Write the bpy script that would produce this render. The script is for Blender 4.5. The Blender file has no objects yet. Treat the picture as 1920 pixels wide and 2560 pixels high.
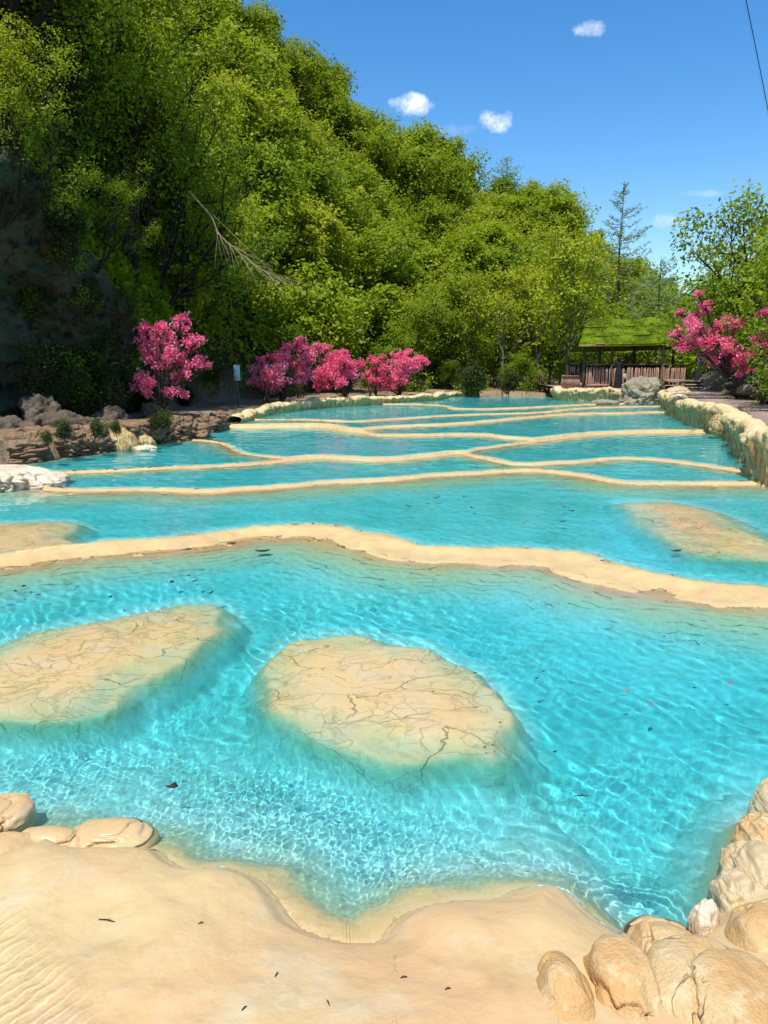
import bpy, bmesh, math, numpy as np
from mathutils import Vector, Matrix
S = bpy.context.scene
COL = S.collection
# ------------------------------------------------------------------ camera, sky, sun, exposure
F, PITCH, H = 1900.0, math.atan(380 / 1900), 2.6        # focal length in px of the 1920x2560 photo, tilt, eye height
cam = bpy.data.cameras.new('camera'); camo = bpy.data.objects.new('camera', cam); COL.objects.link(camo)
camo.location = (0, 0, H); camo.rotation_euler = (math.pi / 2 - PITCH, 0, 0)
cam.sensor_fit = 'VERTICAL'; cam.sensor_height = 36; cam.lens = F / 2560 * 36
cam.clip_start = .05; cam.clip_end = 3000
S.camera = camo
SUN = Vector((-.16, -.36, .92)).normalized()
S.view_settings.view_transform = 'Standard'; S.view_settings.look = 'None'
S.view_settings.exposure = .56; S.view_settings.gamma = 1; S.view_settings.use_curve_mapping = False
S.cycles.max_bounces = 10; S.cycles.transparent_max_bounces = 12
S.cycles.use_denoising = True
S.cycles.sample_clamp_indirect = 6

def ray(u, v):
    a, b = (u - 960) / F, (v - 1280) / F
    c, s = math.cos(PITCH), math.sin(PITCH)
    return np.array([a, c - s * b, -s - c * b])
def at_z(u, v, z):
    d = ray(u, v); return np.array([0, 0, H]) + d * ((z - H) / d[2])
def at_y(u, v, y):
    d = ray(u, v); return np.array([0, 0, H]) + d * (y / d[1])

w = bpy.data.worlds.new("World"); S.world = w; w.use_nodes = True
nt = w.node_tree; N = nt.nodes; bg = N['Background']
sky = N.new('ShaderNodeTexSky'); sky.sky_type = 'NISHITA'; sky.sun_disc = False
sky.sun_elevation = math.asin(SUN.z); sky.sun_rotation = math.atan2(SUN.x, SUN.y)
sky.air_density = 1.0; sky.dust_density = .4; sky.ozone_density = 2.5
bg.inputs[1].default_value = .13
tc = N.new('ShaderNodeTexCoord')
def wmath(op, a, b=None, c=None):
    n = N.new('ShaderNodeMath'); n.operation = op
    for i, q in enumerate((a, b, c)):
        if q is None: continue
        if isinstance(q, (int, float)): n.inputs[i].default_value = q
        else: nt.links.new(q, n.inputs[i])
    return n.outputs[0]
wn = N.new('ShaderNodeTexNoise'); wn.inputs['Scale'].default_value = 46; wn.inputs['Detail'].default_value = 7
wn.inputs['Roughness'].default_value = .62
nt.links.new(tc.outputs['Generated'], wn.inputs['Vector'])
mask = None
for (u, v, ru, rv, k) in [(1032, 264, 42, 26, 1.0), (998, 258, 26, 14, .45), (1245, 304, 36, 26, 1.0), (1222, 292, 28, 16, .6), (1472, 70, 32, 17, .7),
                          (1668, 553, 46, 18, .4), (1755, 483, 45, 8, .2), (1130, 325, 60, 14, .12)]:
    d = ray(u, v); d = d / np.linalg.norm(d)
    right = np.array([1., 0, 0]); right -= d * right.dot(d); right /= np.linalg.norm(right)
    up = np.cross(right, d)
    def dot(vec):
        n = N.new('ShaderNodeVectorMath'); n.operation = 'DOT_PRODUCT'
        nt.links.new(tc.outputs['Generated'], n.inputs[0]); n.inputs[1].default_value = tuple(vec); return n.outputs['Value']
    ex = wmath('POWER', wmath('MULTIPLY', dot(right), F / ru), 2.0)
    ey = wmath('POWER', wmath('MULTIPLY', dot(up), F / rv), 2.0)
    r2 = wmath('ADD', ex, ey)
    m = wmath('SUBTRACT', 1.25, r2)                                   # falls off from the cloud's middle
    m = wmath('ADD', m, wmath('MULTIPLY', wmath('SUBTRACT', wn.outputs['Fac'], .55), 4.2))
    m = wmath('MULTIPLY', m, .75)
    n = N.new('ShaderNodeClamp'); nt.links.new(m, n.inputs[0]); m = wmath('MULTIPLY', wmath('POWER', n.outputs[0], 1.3), k)
    m = wmath('MULTIPLY', m, wmath('GREATER_THAN', dot(d), .5))
    mask = m if mask is None else wmath('MAXIMUM', mask, m)
mix = N.new('ShaderNodeMix'); mix.data_type = 'RGBA'
hsv = N.new('ShaderNodeHueSaturation'); hsv.inputs['Saturation'].default_value = 1.36; hsv.inputs['Value'].default_value = 1.0
nt.links.new(sky.outputs[0], hsv.inputs['Color'])
nt.links.new(mask, mix.inputs['Factor']); nt.links.new(hsv.outputs[0], mix.inputs['A']); mix.inputs['B'].default_value = (6.2, 6.4, 6.7, 1)
nt.links.new(mix.outputs['Result'], bg.inputs[0])

ld = bpy.data.lights.new('sun', 'SUN'); ld.energy = 4.0; ld.angle = math.radians(.53); ld.color = (1, .955, .87)
lo = bpy.data.objects.new('sun', ld); COL.objects.link(lo); lo.rotation_euler = SUN.to_track_quat('Z', 'Y').to_euler()
ld.cycles.is_caustics_light = True

# ------------------------------------------------------------------ helpers
def smooth(x, a=0., b=1.):
    t = np.clip((np.asarray(x, float) - a) / (np.asarray(b, float) - a), 0, 1); return t * t * (3 - 2 * t)
def _h(i, j, k):
    n = (i * 374761393 + j * 668265263 + k * 2147483647 * 3 + 12345) & 0xFFFFFFFF
    n = ((n ^ (n >> 13)) * 1274126177) & 0xFFFFFFFF
    n = n ^ (n >> 16)
    return (n & 0xFFFF) / 65535.0
def vnoise(x, y, z=0.):
    x, y, z = np.broadcast_arrays(np.asarray(x, float), np.asarray(y, float), np.asarray(z, float))
    i, j, k = (np.floor(q).astype(np.int64) for q in (x, y, z))
    a, b, c = x - i, y - j, z - k
    a, b, c = (q * q * (3 - 2 * q) for q in (a, b, c))
    r = 0
    for di, wa in ((0, 1 - a), (1, a)):
        for dj, wb in ((0, 1 - b), (1, b)):
            for dk, wc in ((0, 1 - c), (1, c)):
                r = r + _h(i + di, j + dj, k + dk) * wa * wb * wc
    return r * 2 - 1
def fbm(x, y, z=0., o=4, g=.5):
    r, a, s = 0, 1., 1.
    for q in range(o):
        r = r + a * vnoise(np.asarray(x) * s + 17.3 * q, np.asarray(y) * s - 9.1 * q, np.asarray(z) * s + 5.7 * q); a *= g; s *= 2.03
    return r
def poly_sd(P, x, y):
    """signed distance to a closed polygon, positive inside"""
    P = np.asarray(P, float); sh = np.shape(x); x = np.ravel(x); y = np.ravel(y)
    d = np.full(x.shape, 1e9); ins = np.zeros(x.shape, bool)
    for a, b in zip(P, np.roll(P, -1, 0)):
        e = b - a; l = e.dot(e) + 1e-12
        t = np.clip(((x - a[0]) * e[0] + (y - a[1]) * e[1]) / l, 0, 1)
        d = np.minimum(d, np.hypot(x - a[0] - t * e[0], y - a[1] - t * e[1]))
        c = (a[1] > y) != (b[1] > y)
        if e[1] != 0: ins ^= c & (x < a[0] + e[0] * (y - a[1]) / e[1])
    return np.where(ins, d, -d).reshape(sh)
def smooth_line(P, n):
    """Catmull-Rom resample"""
    P = np.asarray(P, float); Q = np.vstack([2 * P[0] - P[1], P, 2 * P[-1] - P[-2]])
    s = np.linspace(0, len(P) - 1 - 1e-9, n); i = s.astype(int); t = (s - i)[:, None]
    a, b, c, d = Q[i], Q[i + 1], Q[i + 2], Q[i + 3]
    return .5 * (2 * b + (c - a) * t + (2 * a - 5 * b + 4 * c - d) * t ** 2 + (3 * b - a - 3 * c + d) * t ** 3)

def mesh_np(name, V, faces, mat=None, shade=True, attrs=None):
    """faces: (n,k) array or list of them"""
    me = bpy.data.meshes.new(name)
    V = np.asarray(V, np.float32).reshape(-1, 3)
    if isinstance(faces, np.ndarray): faces = [faces]
    faces = [f for f in faces if len(f)]
    me.vertices.add(len(V)); me.vertices.foreach_set('co', V.ravel())
    li = np.concatenate([f.ravel() for f in faces]).astype(np.int32)
    tot = np.concatenate([np.full(len(f), f.shape[1]) for f in faces]).astype(np.int32)
    st = np.concatenate([[0], np.cumsum(tot)[:-1]]).astype(np.int32)
    me.loops.add(len(li)); me.loops.foreach_set('vertex_index', li)
    me.polygons.add(len(tot)); me.polygons.foreach_set('loop_start', st)
    me.update(calc_edges=True); me.validate()
    if shade: me.shade_smooth()
    for k, a in (attrs or {}).items():
        at = me.attributes.new(k, 'FLOAT', 'POINT'); at.data.foreach_set('value', np.asarray(a, np.float32).ravel())
    if mat: me.materials.append(mat)
    return me
def link(name, me, parent=None):
    o = bpy.data.objects.new(name, me); COL.objects.link(o)
    if parent: o.parent = parent
    return o
def tag(o, label=None, cat=None, group=None, kind=None):
    if label: o['label'] = label
    if cat: o['category'] = cat
    if group: o['group'] = group
    if kind: o['kind'] = kind
    return o
def thing(name, loc, label, cat, group=None, rz=0):
    o = bpy.data.objects.new(name, None); COL.objects.link(o); o.location = loc; o.rotation_euler = (0, 0, rz); o.empty_display_size = .2
    return tag(o, label, cat, group)
def copy_tree(o, parent=None):
    c = o.copy(); COL.objects.link(c); c.parent = parent
    for ch in list(o.children): copy_tree(ch, c)
    return c
def grid_faces(nr, nc):
    i = np.arange(nr * nc).reshape(nr, nc)
    return np.stack([i[:-1, :-1], i[:-1, 1:], i[1:, 1:], i[1:, :-1]], -1).reshape(-1, 4)
class MB:
    def __init__(s): s.V = []; s.Fq = []; s.Ft = []; s.n = 0; s.A = []
    def add(s, V, Fs, a=0.):
        V = np.asarray(V, float).reshape(-1, 3)
        Fs = np.asarray(Fs, int)
        (s.Fq if Fs.shape[1] == 4 else s.Ft).append(Fs + s.n); s.V.append(V); s.n += len(V)
        s.A.append(np.full(len(V), a) if np.isscalar(a) else np.asarray(a))
    def box(s, c, size, rz=0., tilt=None, a=0.):
        x, y, z = np.asarray(size) / 2
        V = np.array([[i, j, k] for k in (-z, z) for (i, j) in ((-x, -y), (x, -y), (x, y), (-x, y))])
        if tilt is not None: V = V @ np.array(tilt).T
        R = np.array([[math.cos(rz), -math.sin(rz), 0], [math.sin(rz), math.cos(rz), 0], [0, 0, 1]])
        V = V @ R.T + np.asarray(c)
        s.add(V, [[3, 2, 1, 0], [4, 5, 6, 7], [0, 1, 5, 4], [1, 2, 6, 5], [2, 3, 7, 6], [3, 0, 4, 7]], a)
    def tube(s, P, R, n=6, a=0.):
        P = np.asarray(P, float); m = len(P); R = np.broadcast_to(np.asarray(R, float), (m,))
        T = np.gradient(P, axis=0); T /= np.linalg.norm(T, axis=1)[:, None] + 1e-9
        ref = np.array([0, 0, 1.]) if abs(T[:, 2]).mean() < .8 else np.array([1., 0, 0])
        B = np.cross(T, ref); B /= np.linalg.norm(B, axis=1)[:, None] + 1e-9; C = np.cross(B, T)
        th = np.linspace(0, 2 * np.pi, n, endpoint=False)
        V = P[:, None] + R[:, None, None] * (np.cos(th)[None, :, None] * B[:, None] + np.sin(th)[None, :, None] * C[:, None])
        i = np.arange(m * n).reshape(m, n); j = np.roll(i, -1, 1)
        s.add(V, np.stack([i[:-1], j[:-1], j[1:], i[1:]], -1).reshape(-1, 4), a)
        for e, o in ((i[0], 1), (i[-1], -1)):
            c = V.reshape(-1, 3)[e].mean(0)
            s.V.append(c[None]); s.A.append(np.full(1, a)); k = s.n; s.n += 1
            base = s.n - 1 - m * n
            q = np.stack([e, np.roll(e, -1), np.full(n, m * n)], -1) + base
            s.Ft.append(q if o < 0 else q[:, ::-1])
    def mesh(s, name, mat, shade=True, attr=None):
        fs = []
        if s.Fq: fs.append(np.concatenate(s.Fq))
        if s.Ft: fs.append(np.concatenate(s.Ft))
        return mesh_np(name, np.concatenate(s.V), fs, mat, shade, {attr: np.concatenate(s.A)} if attr else None)
    def build(s, name, mat, parent=None, shade=True, attr=None): return link(name, s.mesh(name, mat, shade, attr), parent)

# ------------------------------------------------------------------ materials
class NT:
    def __init__(s, name):
        s.m = bpy.data.materials.new(name); s.m.use_nodes = True; s.t = s.m.node_tree; s.p = s.t.nodes['Principled BSDF']; s.out = s.t.nodes['Material Output']
        s.co = None
    def n(s, typ, **kw):
        q = s.t.nodes.new(typ)
        for k, v in kw.items(): setattr(q, k, v)
        return q
    def set(s, sock, v):
        if isinstance(v, bpy.types.NodeSocket): s.t.links.new(v, sock)
        elif v is not None:
            if isinstance(v, (tuple, list)) and len(v) == 3 and sock.type == 'RGBA': v = tuple(v) + (1,)
            sock.default_value = v
    def coord(s, obj=True, scale=None):
        tcn = s.n('ShaderNodeTexCoord') if obj else s.n('ShaderNodeNewGeometry')
        o = tcn.outputs['Object'] if obj else tcn.outputs['Position']
        if scale:
            mp = s.n('ShaderNodeMapping'); s.set(mp.inputs['Vector'], o); mp.inputs['Scale'].default_value = scale; o = mp.outputs[0]
        return o
    def noise(s, scale, detail=4, rough=.55, vec=None, dist=0):
        q = s.n('ShaderNodeTexNoise'); q.inputs['Scale'].default_value = scale; q.inputs['Detail'].default_value = detail
        q.inputs['Roughness'].default_value = rough; q.inputs['Distortion'].default_value = dist
        if vec is not None: s.set(q.inputs['Vector'], vec)
        return q.outputs['Fac']
    def voro(s, scale, vec=None, feature='DISTANCE_TO_EDGE'):
        q = s.n('ShaderNodeTexVoronoi', feature=feature); q.inputs['Scale'].default_value = scale
        if vec is not None: s.set(q.inputs['Vector'], vec)
        return q.outputs['Distance']
    def math(s, op, a, b=None, c=None):
        q = s.n('ShaderNodeMath', operation=op)
        for i, v in enumerate((a, b, c)): s.set(q.inputs[i], v)
        return q.outputs[0]
    def ramp(s, x, lo, hi, a=0., b=1.):
        q = s.n('ShaderNodeMapRange', interpolation_type='SMOOTHSTEP')
        s.set(q.inputs[0], x); q.inputs[1].default_value = lo; q.inputs[2].default_value = hi; q.inputs[3].default_value = a; q.inputs[4].default_value = b
        return q.outputs[0]
    def mix(s, f, a, b):
        q = s.n('ShaderNodeMix', data_type='RGBA'); s.set(q.inputs['Factor'], f); s.set(q.inputs['A'], a); s.set(q.inputs['B'], b); return q.outputs['Result']
    def attr(s, name): return s.n('ShaderNodeAttribute', attribute_name=name).outputs['Fac']
    def vadd(s, v, w_, k):
        q = s.n('ShaderNodeVectorMath', operation='MULTIPLY_ADD'); s.set(q.inputs[0], w_); q.inputs[1].default_value = (k, k, k); s.set(q.inputs[2], v); return q.outputs[0]
    def bump(s, h, strength=.4, dist=.02, normal=None):
        q = s.n('ShaderNodeBump'); q.inputs['Strength'].default_value = strength; q.inputs['Distance'].default_value = dist; s.set(q.inputs['Height'], h)
        if normal is not None: s.set(q.inputs['Normal'], normal)
        return q.outputs[0]
    def fin(s, col=None, rough=None, normal=None, spec=None):
        if col is not None: s.set(s.p.inputs['Base Color'], col)
        if rough is not None: s.set(s.p.inputs['Roughness'], rough)
        if normal is not None: s.set(s.p.inputs['Normal'], normal)
        if spec is not None: s.p.inputs['Specular IOR Level'].default_value = spec
        return s.m

def m_travertine():
    s = NT('travertine'); P = s.coord(False)
    big = s.noise(.55, 5, .6, P); mid = s.noise(2.6, 6, .6, P); fine = s.noise(24, 5, .6, P)
    c = s.mix(s.ramp(big, .35, .65), (.545, .42, .205), (.545, .335, .165))
    c = s.mix(s.ramp(mid, .5, .75, 0, .6), c, (.53, .47, .32))
    c = s.mix(s.ramp(mid, .46, .25, 0, .45), c, (.52, .37, .17))
    dep = s.attr('depth'); rim = s.attr('rim')
    c = s.mix(s.math('MULTIPLY', rim, s.ramp(fine, .3, .7, .85, .6)), c, s.mix(s.ramp(mid, .4, .62), (.54, .40, .175), (.50, .33, .145)))
    c = s.mix(s.math('MULTIPLY', s.attr('sub'), .8), c, s.mix(s.ramp(mid, .42, .62), (.84, .64, .31), (.80, .65, .38)))  # shallow stone painted brighter to make up for light lost under water
    # algae tinge in the shallows, pale sediment where it is deep
    c = s.mix(s.math('MULTIPLY', s.ramp(dep, .05, .16), s.ramp(dep, .42, .2)), c, (.50, .55, .36))
    sed = s.mix(s.ramp(s.noise(1.1, 5, .62, P), .4, .68), (.64, .74, .70), (.48, .64, .58))
    c = s.mix(s.ramp(dep, .12, .42), c, sed)
    # hairline cracks and stains, mostly on the mounds
    wq = s.n('ShaderNodeTexNoise'); wq.inputs['Scale'].default_value = 1.3; wq.inputs['Detail'].default_value = 5; s.set(wq.inputs['Vector'], P)
    Pw = s.vadd(P, wq.outputs['Color'], .75)
    mp = s.n('ShaderNodeMapping'); s.set(mp.inputs['Vector'], Pw); mp.inputs['Scale'].default_value = (.75, 1.5, 1); mp.inputs['Rotation'].default_value = (0, 0, -.5)
    cr = s.voro(1.5, mp.outputs[0]); cr2 = s.voro(4.2, Pw)
    gate = s.ramp(s.noise(.9, 3, .5, P), .44, .6)
    line = s.math('MULTIPLY', s.ramp(cr, .010, .002), s.ramp(s.noise(1.7, 3, .5, P), .4, .52))
    line2 = s.math('MULTIPLY', s.ramp(cr2, .024, .006), s.math('MULTIPLY', gate, .6))
    dn_ = s.noise(1.5, 4, .5, mp.outputs[0], 1.1); vein = s.ramp(s.math('ABSOLUTE', s.math('SUBTRACT', dn_, .5)), .011, .002)
    dn2 = s.noise(3.4, 5, .55, mp.outputs[0], .7); vein2 = s.ramp(s.math('ABSOLUTE', s.math('SUBTRACT', dn2, .47)), .012, .003)
    line2 = s.math('MAXIMUM', line2, s.math('MAXIMUM', s.math('MULTIPLY', vein, .45), s.math('MULTIPLY', vein2, s.math('MULTIPLY', gate, .4))))
    crk = s.attr('crack')
    ln = s.math('MULTIPLY', s.math('MAXIMUM', line, line2), crk)
    sp = s.math('MULTIPLY', s.ramp(s.noise(13, 6, .7, Pw), .62, .72), crk)
    spots = s.math('MULTIPLY', s.ramp(s.noise(38, 3, .6, P), .70, .76), s.ramp(s.noise(2.2, 3, .6, P), .5, .62))
    c = s.mix(s.math('MULTIPLY', spots, .75), c, (.17, .12, .05))
    c = s.mix(s.math('MULTIPLY', s.ramp(s.noise(5.5, 6, .7, Pw), .52, .68), .35), c, (.40, .29, .12))
    c = s.mix(s.math('MULTIPLY', sp, .6), c, (.23, .145, .06))
    c = s.mix(s.math('MULTIPLY', ln, .66), c, (.24, .145, .06))
    # flow lines that run along the foot of the rims
    fl = s.attr('flow'); fdist = s.attr('fd')
    ww = s.math('FRACT', s.math('ADD', s.math('MULTIPLY', fdist, 6.5), s.math('MULTIPLY', s.noise(1.2, 5, .6, P), 3.2)))
    fline = s.math('MULTIPLY', s.ramp(ww, .2, .03), s.math('MULTIPLY', fl, s.ramp(s.noise(3.0, 4, .6, P), .46, .58)))
    c = s.mix(s.math('MULTIPLY', fline, .9), c, (.12, .11, .07))
    hsum = s.math('ADD', s.math('MULTIPLY', mid, .6), s.math('MULTIPLY', fine, .12))
    hsum = s.math('SUBTRACT', hsum, s.math('MULTIPLY', ln, .35))
    wv_ = s.n('ShaderNodeTexWave'); wv_.inputs['Scale'].default_value = 5.5; wv_.inputs['Distortion'].default_value = 5; wv_.inputs['Detail'].default_value = 3; wv_.inputs['Detail Scale'].default_value = 1.2
    mpw = s.n('ShaderNodeMapping'); s.set(mpw.inputs['Vector'], P); mpw.inputs['Rotation'].default_value = (0, 0, .5); s.set(wv_.inputs['Vector'], mpw.outputs[0])
    hsum = s.math('ADD', hsum, s.math('MULTIPLY', s.math('MULTIPLY', wv_.outputs['Fac'], s.attr('rip')), .22))
    c = s.mix(s.math('MULTIPLY', s.attr('rip'), s.ramp(wv_.outputs['Fac'], .8, 1., 0, .55)), c, (.74, .60, .34))  # pale crests paint the bright caustic lines into the slab colour
    wetn = s.math('MULTIPLY', s.ramp(s.noise(1.6, 4, .6, P), .45, .6), .22)
    wet = s.ramp(s.math('ABSOLUTE', s.math('SUBTRACT', dep, -.01)), .06, .0)
    return s.fin(c, s.math('SUBTRACT', s.math('SUBTRACT', .72, wetn), s.math('MULTIPLY', wet, .3)), s.bump(hsum, .7, .05), .35)
def m_water():
    s = NT('water'); t = s.t; t.nodes.remove(s.p)
    dep = s.math('MAXIMUM', s.math('SUBTRACT', s.attr('depth'), .03), 0.)
    comb = s.n('ShaderNodeCombineColor')
    for i, k in enumerate((-2.0, -.31, -.21)): s.set(comb.inputs[i], s.math('EXPONENT', s.math('MULTIPLY', dep, k)))
    rf = s.n('ShaderNodeBsdfRefraction'); rf.inputs['IOR'].default_value = 1.33; rf.inputs['Roughness'].default_value = 0; s.set(rf.inputs['Color'], comb.outputs[0])
    gl = s.n('ShaderNodeBsdfGlossy'); gl.inputs['Roughness'].default_value = .03
    fr = s.n('ShaderNodeFresnel'); fr.inputs['IOR'].default_value = 1.2
    mx = s.n('ShaderNodeMixShader'); s.set(mx.inputs[0], fr.outputs[0]); s.set(mx.inputs[1], rf.outputs[0]); s.set(mx.inputs[2], gl.outputs[0])
    s.set(s.out.inputs['Surface'], mx.outputs[0]); return s.m
def m_rock(name, c1, c2, c3, strata=0., crack=.6, scale=1., rough=.8, bst=.6):
    s = NT(name); P = s.coord(False, (scale, scale, scale * (3 if strata else 1)))
    a = s.noise(1.6, 6, .62, P); b = s.noise(6, 6, .65, P); v = s.voro(2.2, s.vadd(P, s.n('ShaderNodeTexNoise').outputs['Color'], .6))
    c = s.mix(s.ramp(a, .36, .64), c1, c2); c = s.mix(s.ramp(b, .52, .7, 0, .7), c, c3)
    l = s.ramp(v, .03, .004, 0, crack)
    l = s.math('MULTIPLY', l, s.ramp(a, .4, .6)); c = s.mix(l, c, tuple(q * .22 for q in c2))
    h = s.math('SUBTRACT', s.math('ADD', s.math('MULTIPLY', b, .5), s.math('MULTIPLY', s.noise(22, 5, .65, P), .2)), s.math('MULTIPLY', l, .5))
    return s.fin(c, rough, s.bump(h, bst, .06), .3)
def m_boulder():
    s = NT('orange_flowstone'); P = s.coord(False); Po = s.coord(True); a = s.noise(2.2, 5, .6, P); b = s.noise(9, 6, .68, P); d = s.noise(60, 4, .7, P); st = s.noise(5, 5, .6, s.coord(False, (1, 1, .2)))
    c = s.mix(s.ramp(a, .36, .62), (.55, .32, .12), (.58, .41, .20)); c = s.mix(s.ramp(b, .5, .68, 0, .7), c, (.64, .53, .32)); c = s.mix(s.ramp(st, .55, .68, 0, .4), c, (.46, .25, .09))
    c = s.mix(s.ramp(d, .62, .74, 0, .6), c, (.28, .16, .065)); c = s.mix(s.math('MULTIPLY', s.ramp(s.noise(26, 5, .7, P), .6, .7), .5), c, (.66, .56, .38))
    v = s.math('MULTIPLY', s.ramp(s.math('ABSOLUTE', s.math('SUBTRACT', s.noise(2.6, 4, .5, P, .6), .5)), .012, .003), s.ramp(a, .5, .6)); c = s.mix(s.math('MULTIPLY', v, .45), c, (.20, .10, .04))
    h = s.math('SUBTRACT', s.math('ADD', s.math('MULTIPLY', b, .7), s.math('MULTIPLY', d, .22)), s.math('MULTIPLY', v, .4))
    return s.fin(c, s.ramp(b, .4, .7, .42, .75), s.bump(h, .75, .06), .35)
def m_drip():
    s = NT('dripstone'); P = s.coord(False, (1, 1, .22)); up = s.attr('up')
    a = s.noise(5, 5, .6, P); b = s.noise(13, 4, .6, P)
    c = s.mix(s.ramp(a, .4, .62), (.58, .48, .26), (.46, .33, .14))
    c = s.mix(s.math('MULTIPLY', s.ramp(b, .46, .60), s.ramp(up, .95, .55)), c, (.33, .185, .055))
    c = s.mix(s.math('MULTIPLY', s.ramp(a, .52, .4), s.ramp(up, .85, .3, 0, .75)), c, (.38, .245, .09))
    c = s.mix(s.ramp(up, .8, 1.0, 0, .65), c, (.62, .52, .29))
    return s.fin(c, .7, s.bump(b, .6, .04), .35)
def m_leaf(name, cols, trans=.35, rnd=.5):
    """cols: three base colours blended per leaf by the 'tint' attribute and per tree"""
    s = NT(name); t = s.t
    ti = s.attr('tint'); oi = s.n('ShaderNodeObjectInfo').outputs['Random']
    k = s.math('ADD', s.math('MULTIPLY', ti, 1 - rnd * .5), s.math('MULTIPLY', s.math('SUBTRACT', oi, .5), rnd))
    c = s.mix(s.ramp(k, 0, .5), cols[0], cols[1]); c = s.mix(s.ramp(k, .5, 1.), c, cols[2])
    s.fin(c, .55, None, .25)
    tr = s.n('ShaderNodeBsdfTranslucent'); s.set(tr.inputs['Color'], c)
    mx = s.n('ShaderNodeMixShader'); mx.inputs[0].default_value = trans
    s.set(mx.inputs[1], s.p.outputs[0]); s.set(mx.inputs[2], tr.outputs[0]); s.set(s.out.inputs['Surface'], mx.outputs[0])
    return s.m
def m_bark(name, c1, c2):
    s = NT(name); P = s.coord(False, (1, 1, .25)); a = s.noise(9, 5, .65, P)
    return s.fin(s.mix(s.ramp(a, .35, .65), c1, c2), .9, s.bump(a, .7, .02), .2)
def m_ground():
    s = NT('soil'); P = s.coord(False); a = s.noise(.8, 6, .65, P); b = s.noise(7, 5, .65, P)
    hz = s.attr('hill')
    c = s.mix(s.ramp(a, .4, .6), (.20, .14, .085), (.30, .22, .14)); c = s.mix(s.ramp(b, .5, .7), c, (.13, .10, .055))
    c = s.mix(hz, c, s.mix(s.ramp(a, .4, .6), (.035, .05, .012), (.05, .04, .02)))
    return s.fin(c, .95, s.bump(b, .7, .1), .1)
def m_wood(name, c1, c2, sc=(1, 1, .12), rough=.75):
    s = NT(name); P = s.coord(True, sc); a = s.noise(14, 5, .65, P); b = s.noise(2, 3, .5, s.coord(False))
    c = s.mix(s.ramp(a, .35, .66), c1, c2); c = s.mix(s.ramp(b, .45, .7, 0, .4), c, tuple(q * .55 for q in c1))
    return s.fin(c, rough, s.bump(a, .5, .015), .25)
def m_plain(name, c, rough=.7, sc=9, var=.25, bump=.2):
    s = NT(name); a = s.noise(sc, 5, .6, s.coord(True))
    return s.fin(s.mix(s.ramp(a, .35, .68), c, tuple(q * (1 - var) for q in c)), rough, s.bump(a, bump, .02), .3)
M = {}
M['trav'] = m_travertine(); M['water'] = m_water(); M['drip'] = m_drip(); M['soil'] = m_ground()
M['boulder'] = m_boulder()
M['palerock'] = m_rock('pale_flowstone', (.48, .36, .19), (.47, .39, .24), (.40, .26, .125), 0, .0, 1.0, .5, .45)
M['whiterock'] = m_rock('white_flowstone', (.64, .56, .43), (.58, .45, .30), (.38, .22, .12), 0, .2, 1.3, .6)
M['strata'] = m_rock('layered_rock', (.20, .115, .062), (.27, .175, .10), (.07, .038, .02), 1, .7, 2., .8)
M['grey'] = m_rock('grey_limestone', (.26, .22, .15), (.34, .30, .22), (.15, .13, .08), 0, .9, 1.6, .85)
def m_cliff():
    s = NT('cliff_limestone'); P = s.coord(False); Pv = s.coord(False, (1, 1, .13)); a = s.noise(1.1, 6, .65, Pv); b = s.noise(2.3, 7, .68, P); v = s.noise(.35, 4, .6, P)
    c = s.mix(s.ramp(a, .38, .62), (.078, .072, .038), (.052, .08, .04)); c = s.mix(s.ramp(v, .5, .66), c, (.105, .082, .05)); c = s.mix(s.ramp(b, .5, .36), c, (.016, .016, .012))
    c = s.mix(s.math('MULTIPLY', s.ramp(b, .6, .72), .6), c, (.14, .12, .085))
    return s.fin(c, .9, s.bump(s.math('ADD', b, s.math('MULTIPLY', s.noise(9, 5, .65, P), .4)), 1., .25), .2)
M['cliff'] = m_cliff()
M['darkrock'] = m_rock('dark_rock', (.085, .062, .042), (.13, .10, .07), (.045, .034, .024), 0, .8, 1.6, .85)  # grey limestone darkened, so the left bank's shade sits in its colour
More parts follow.
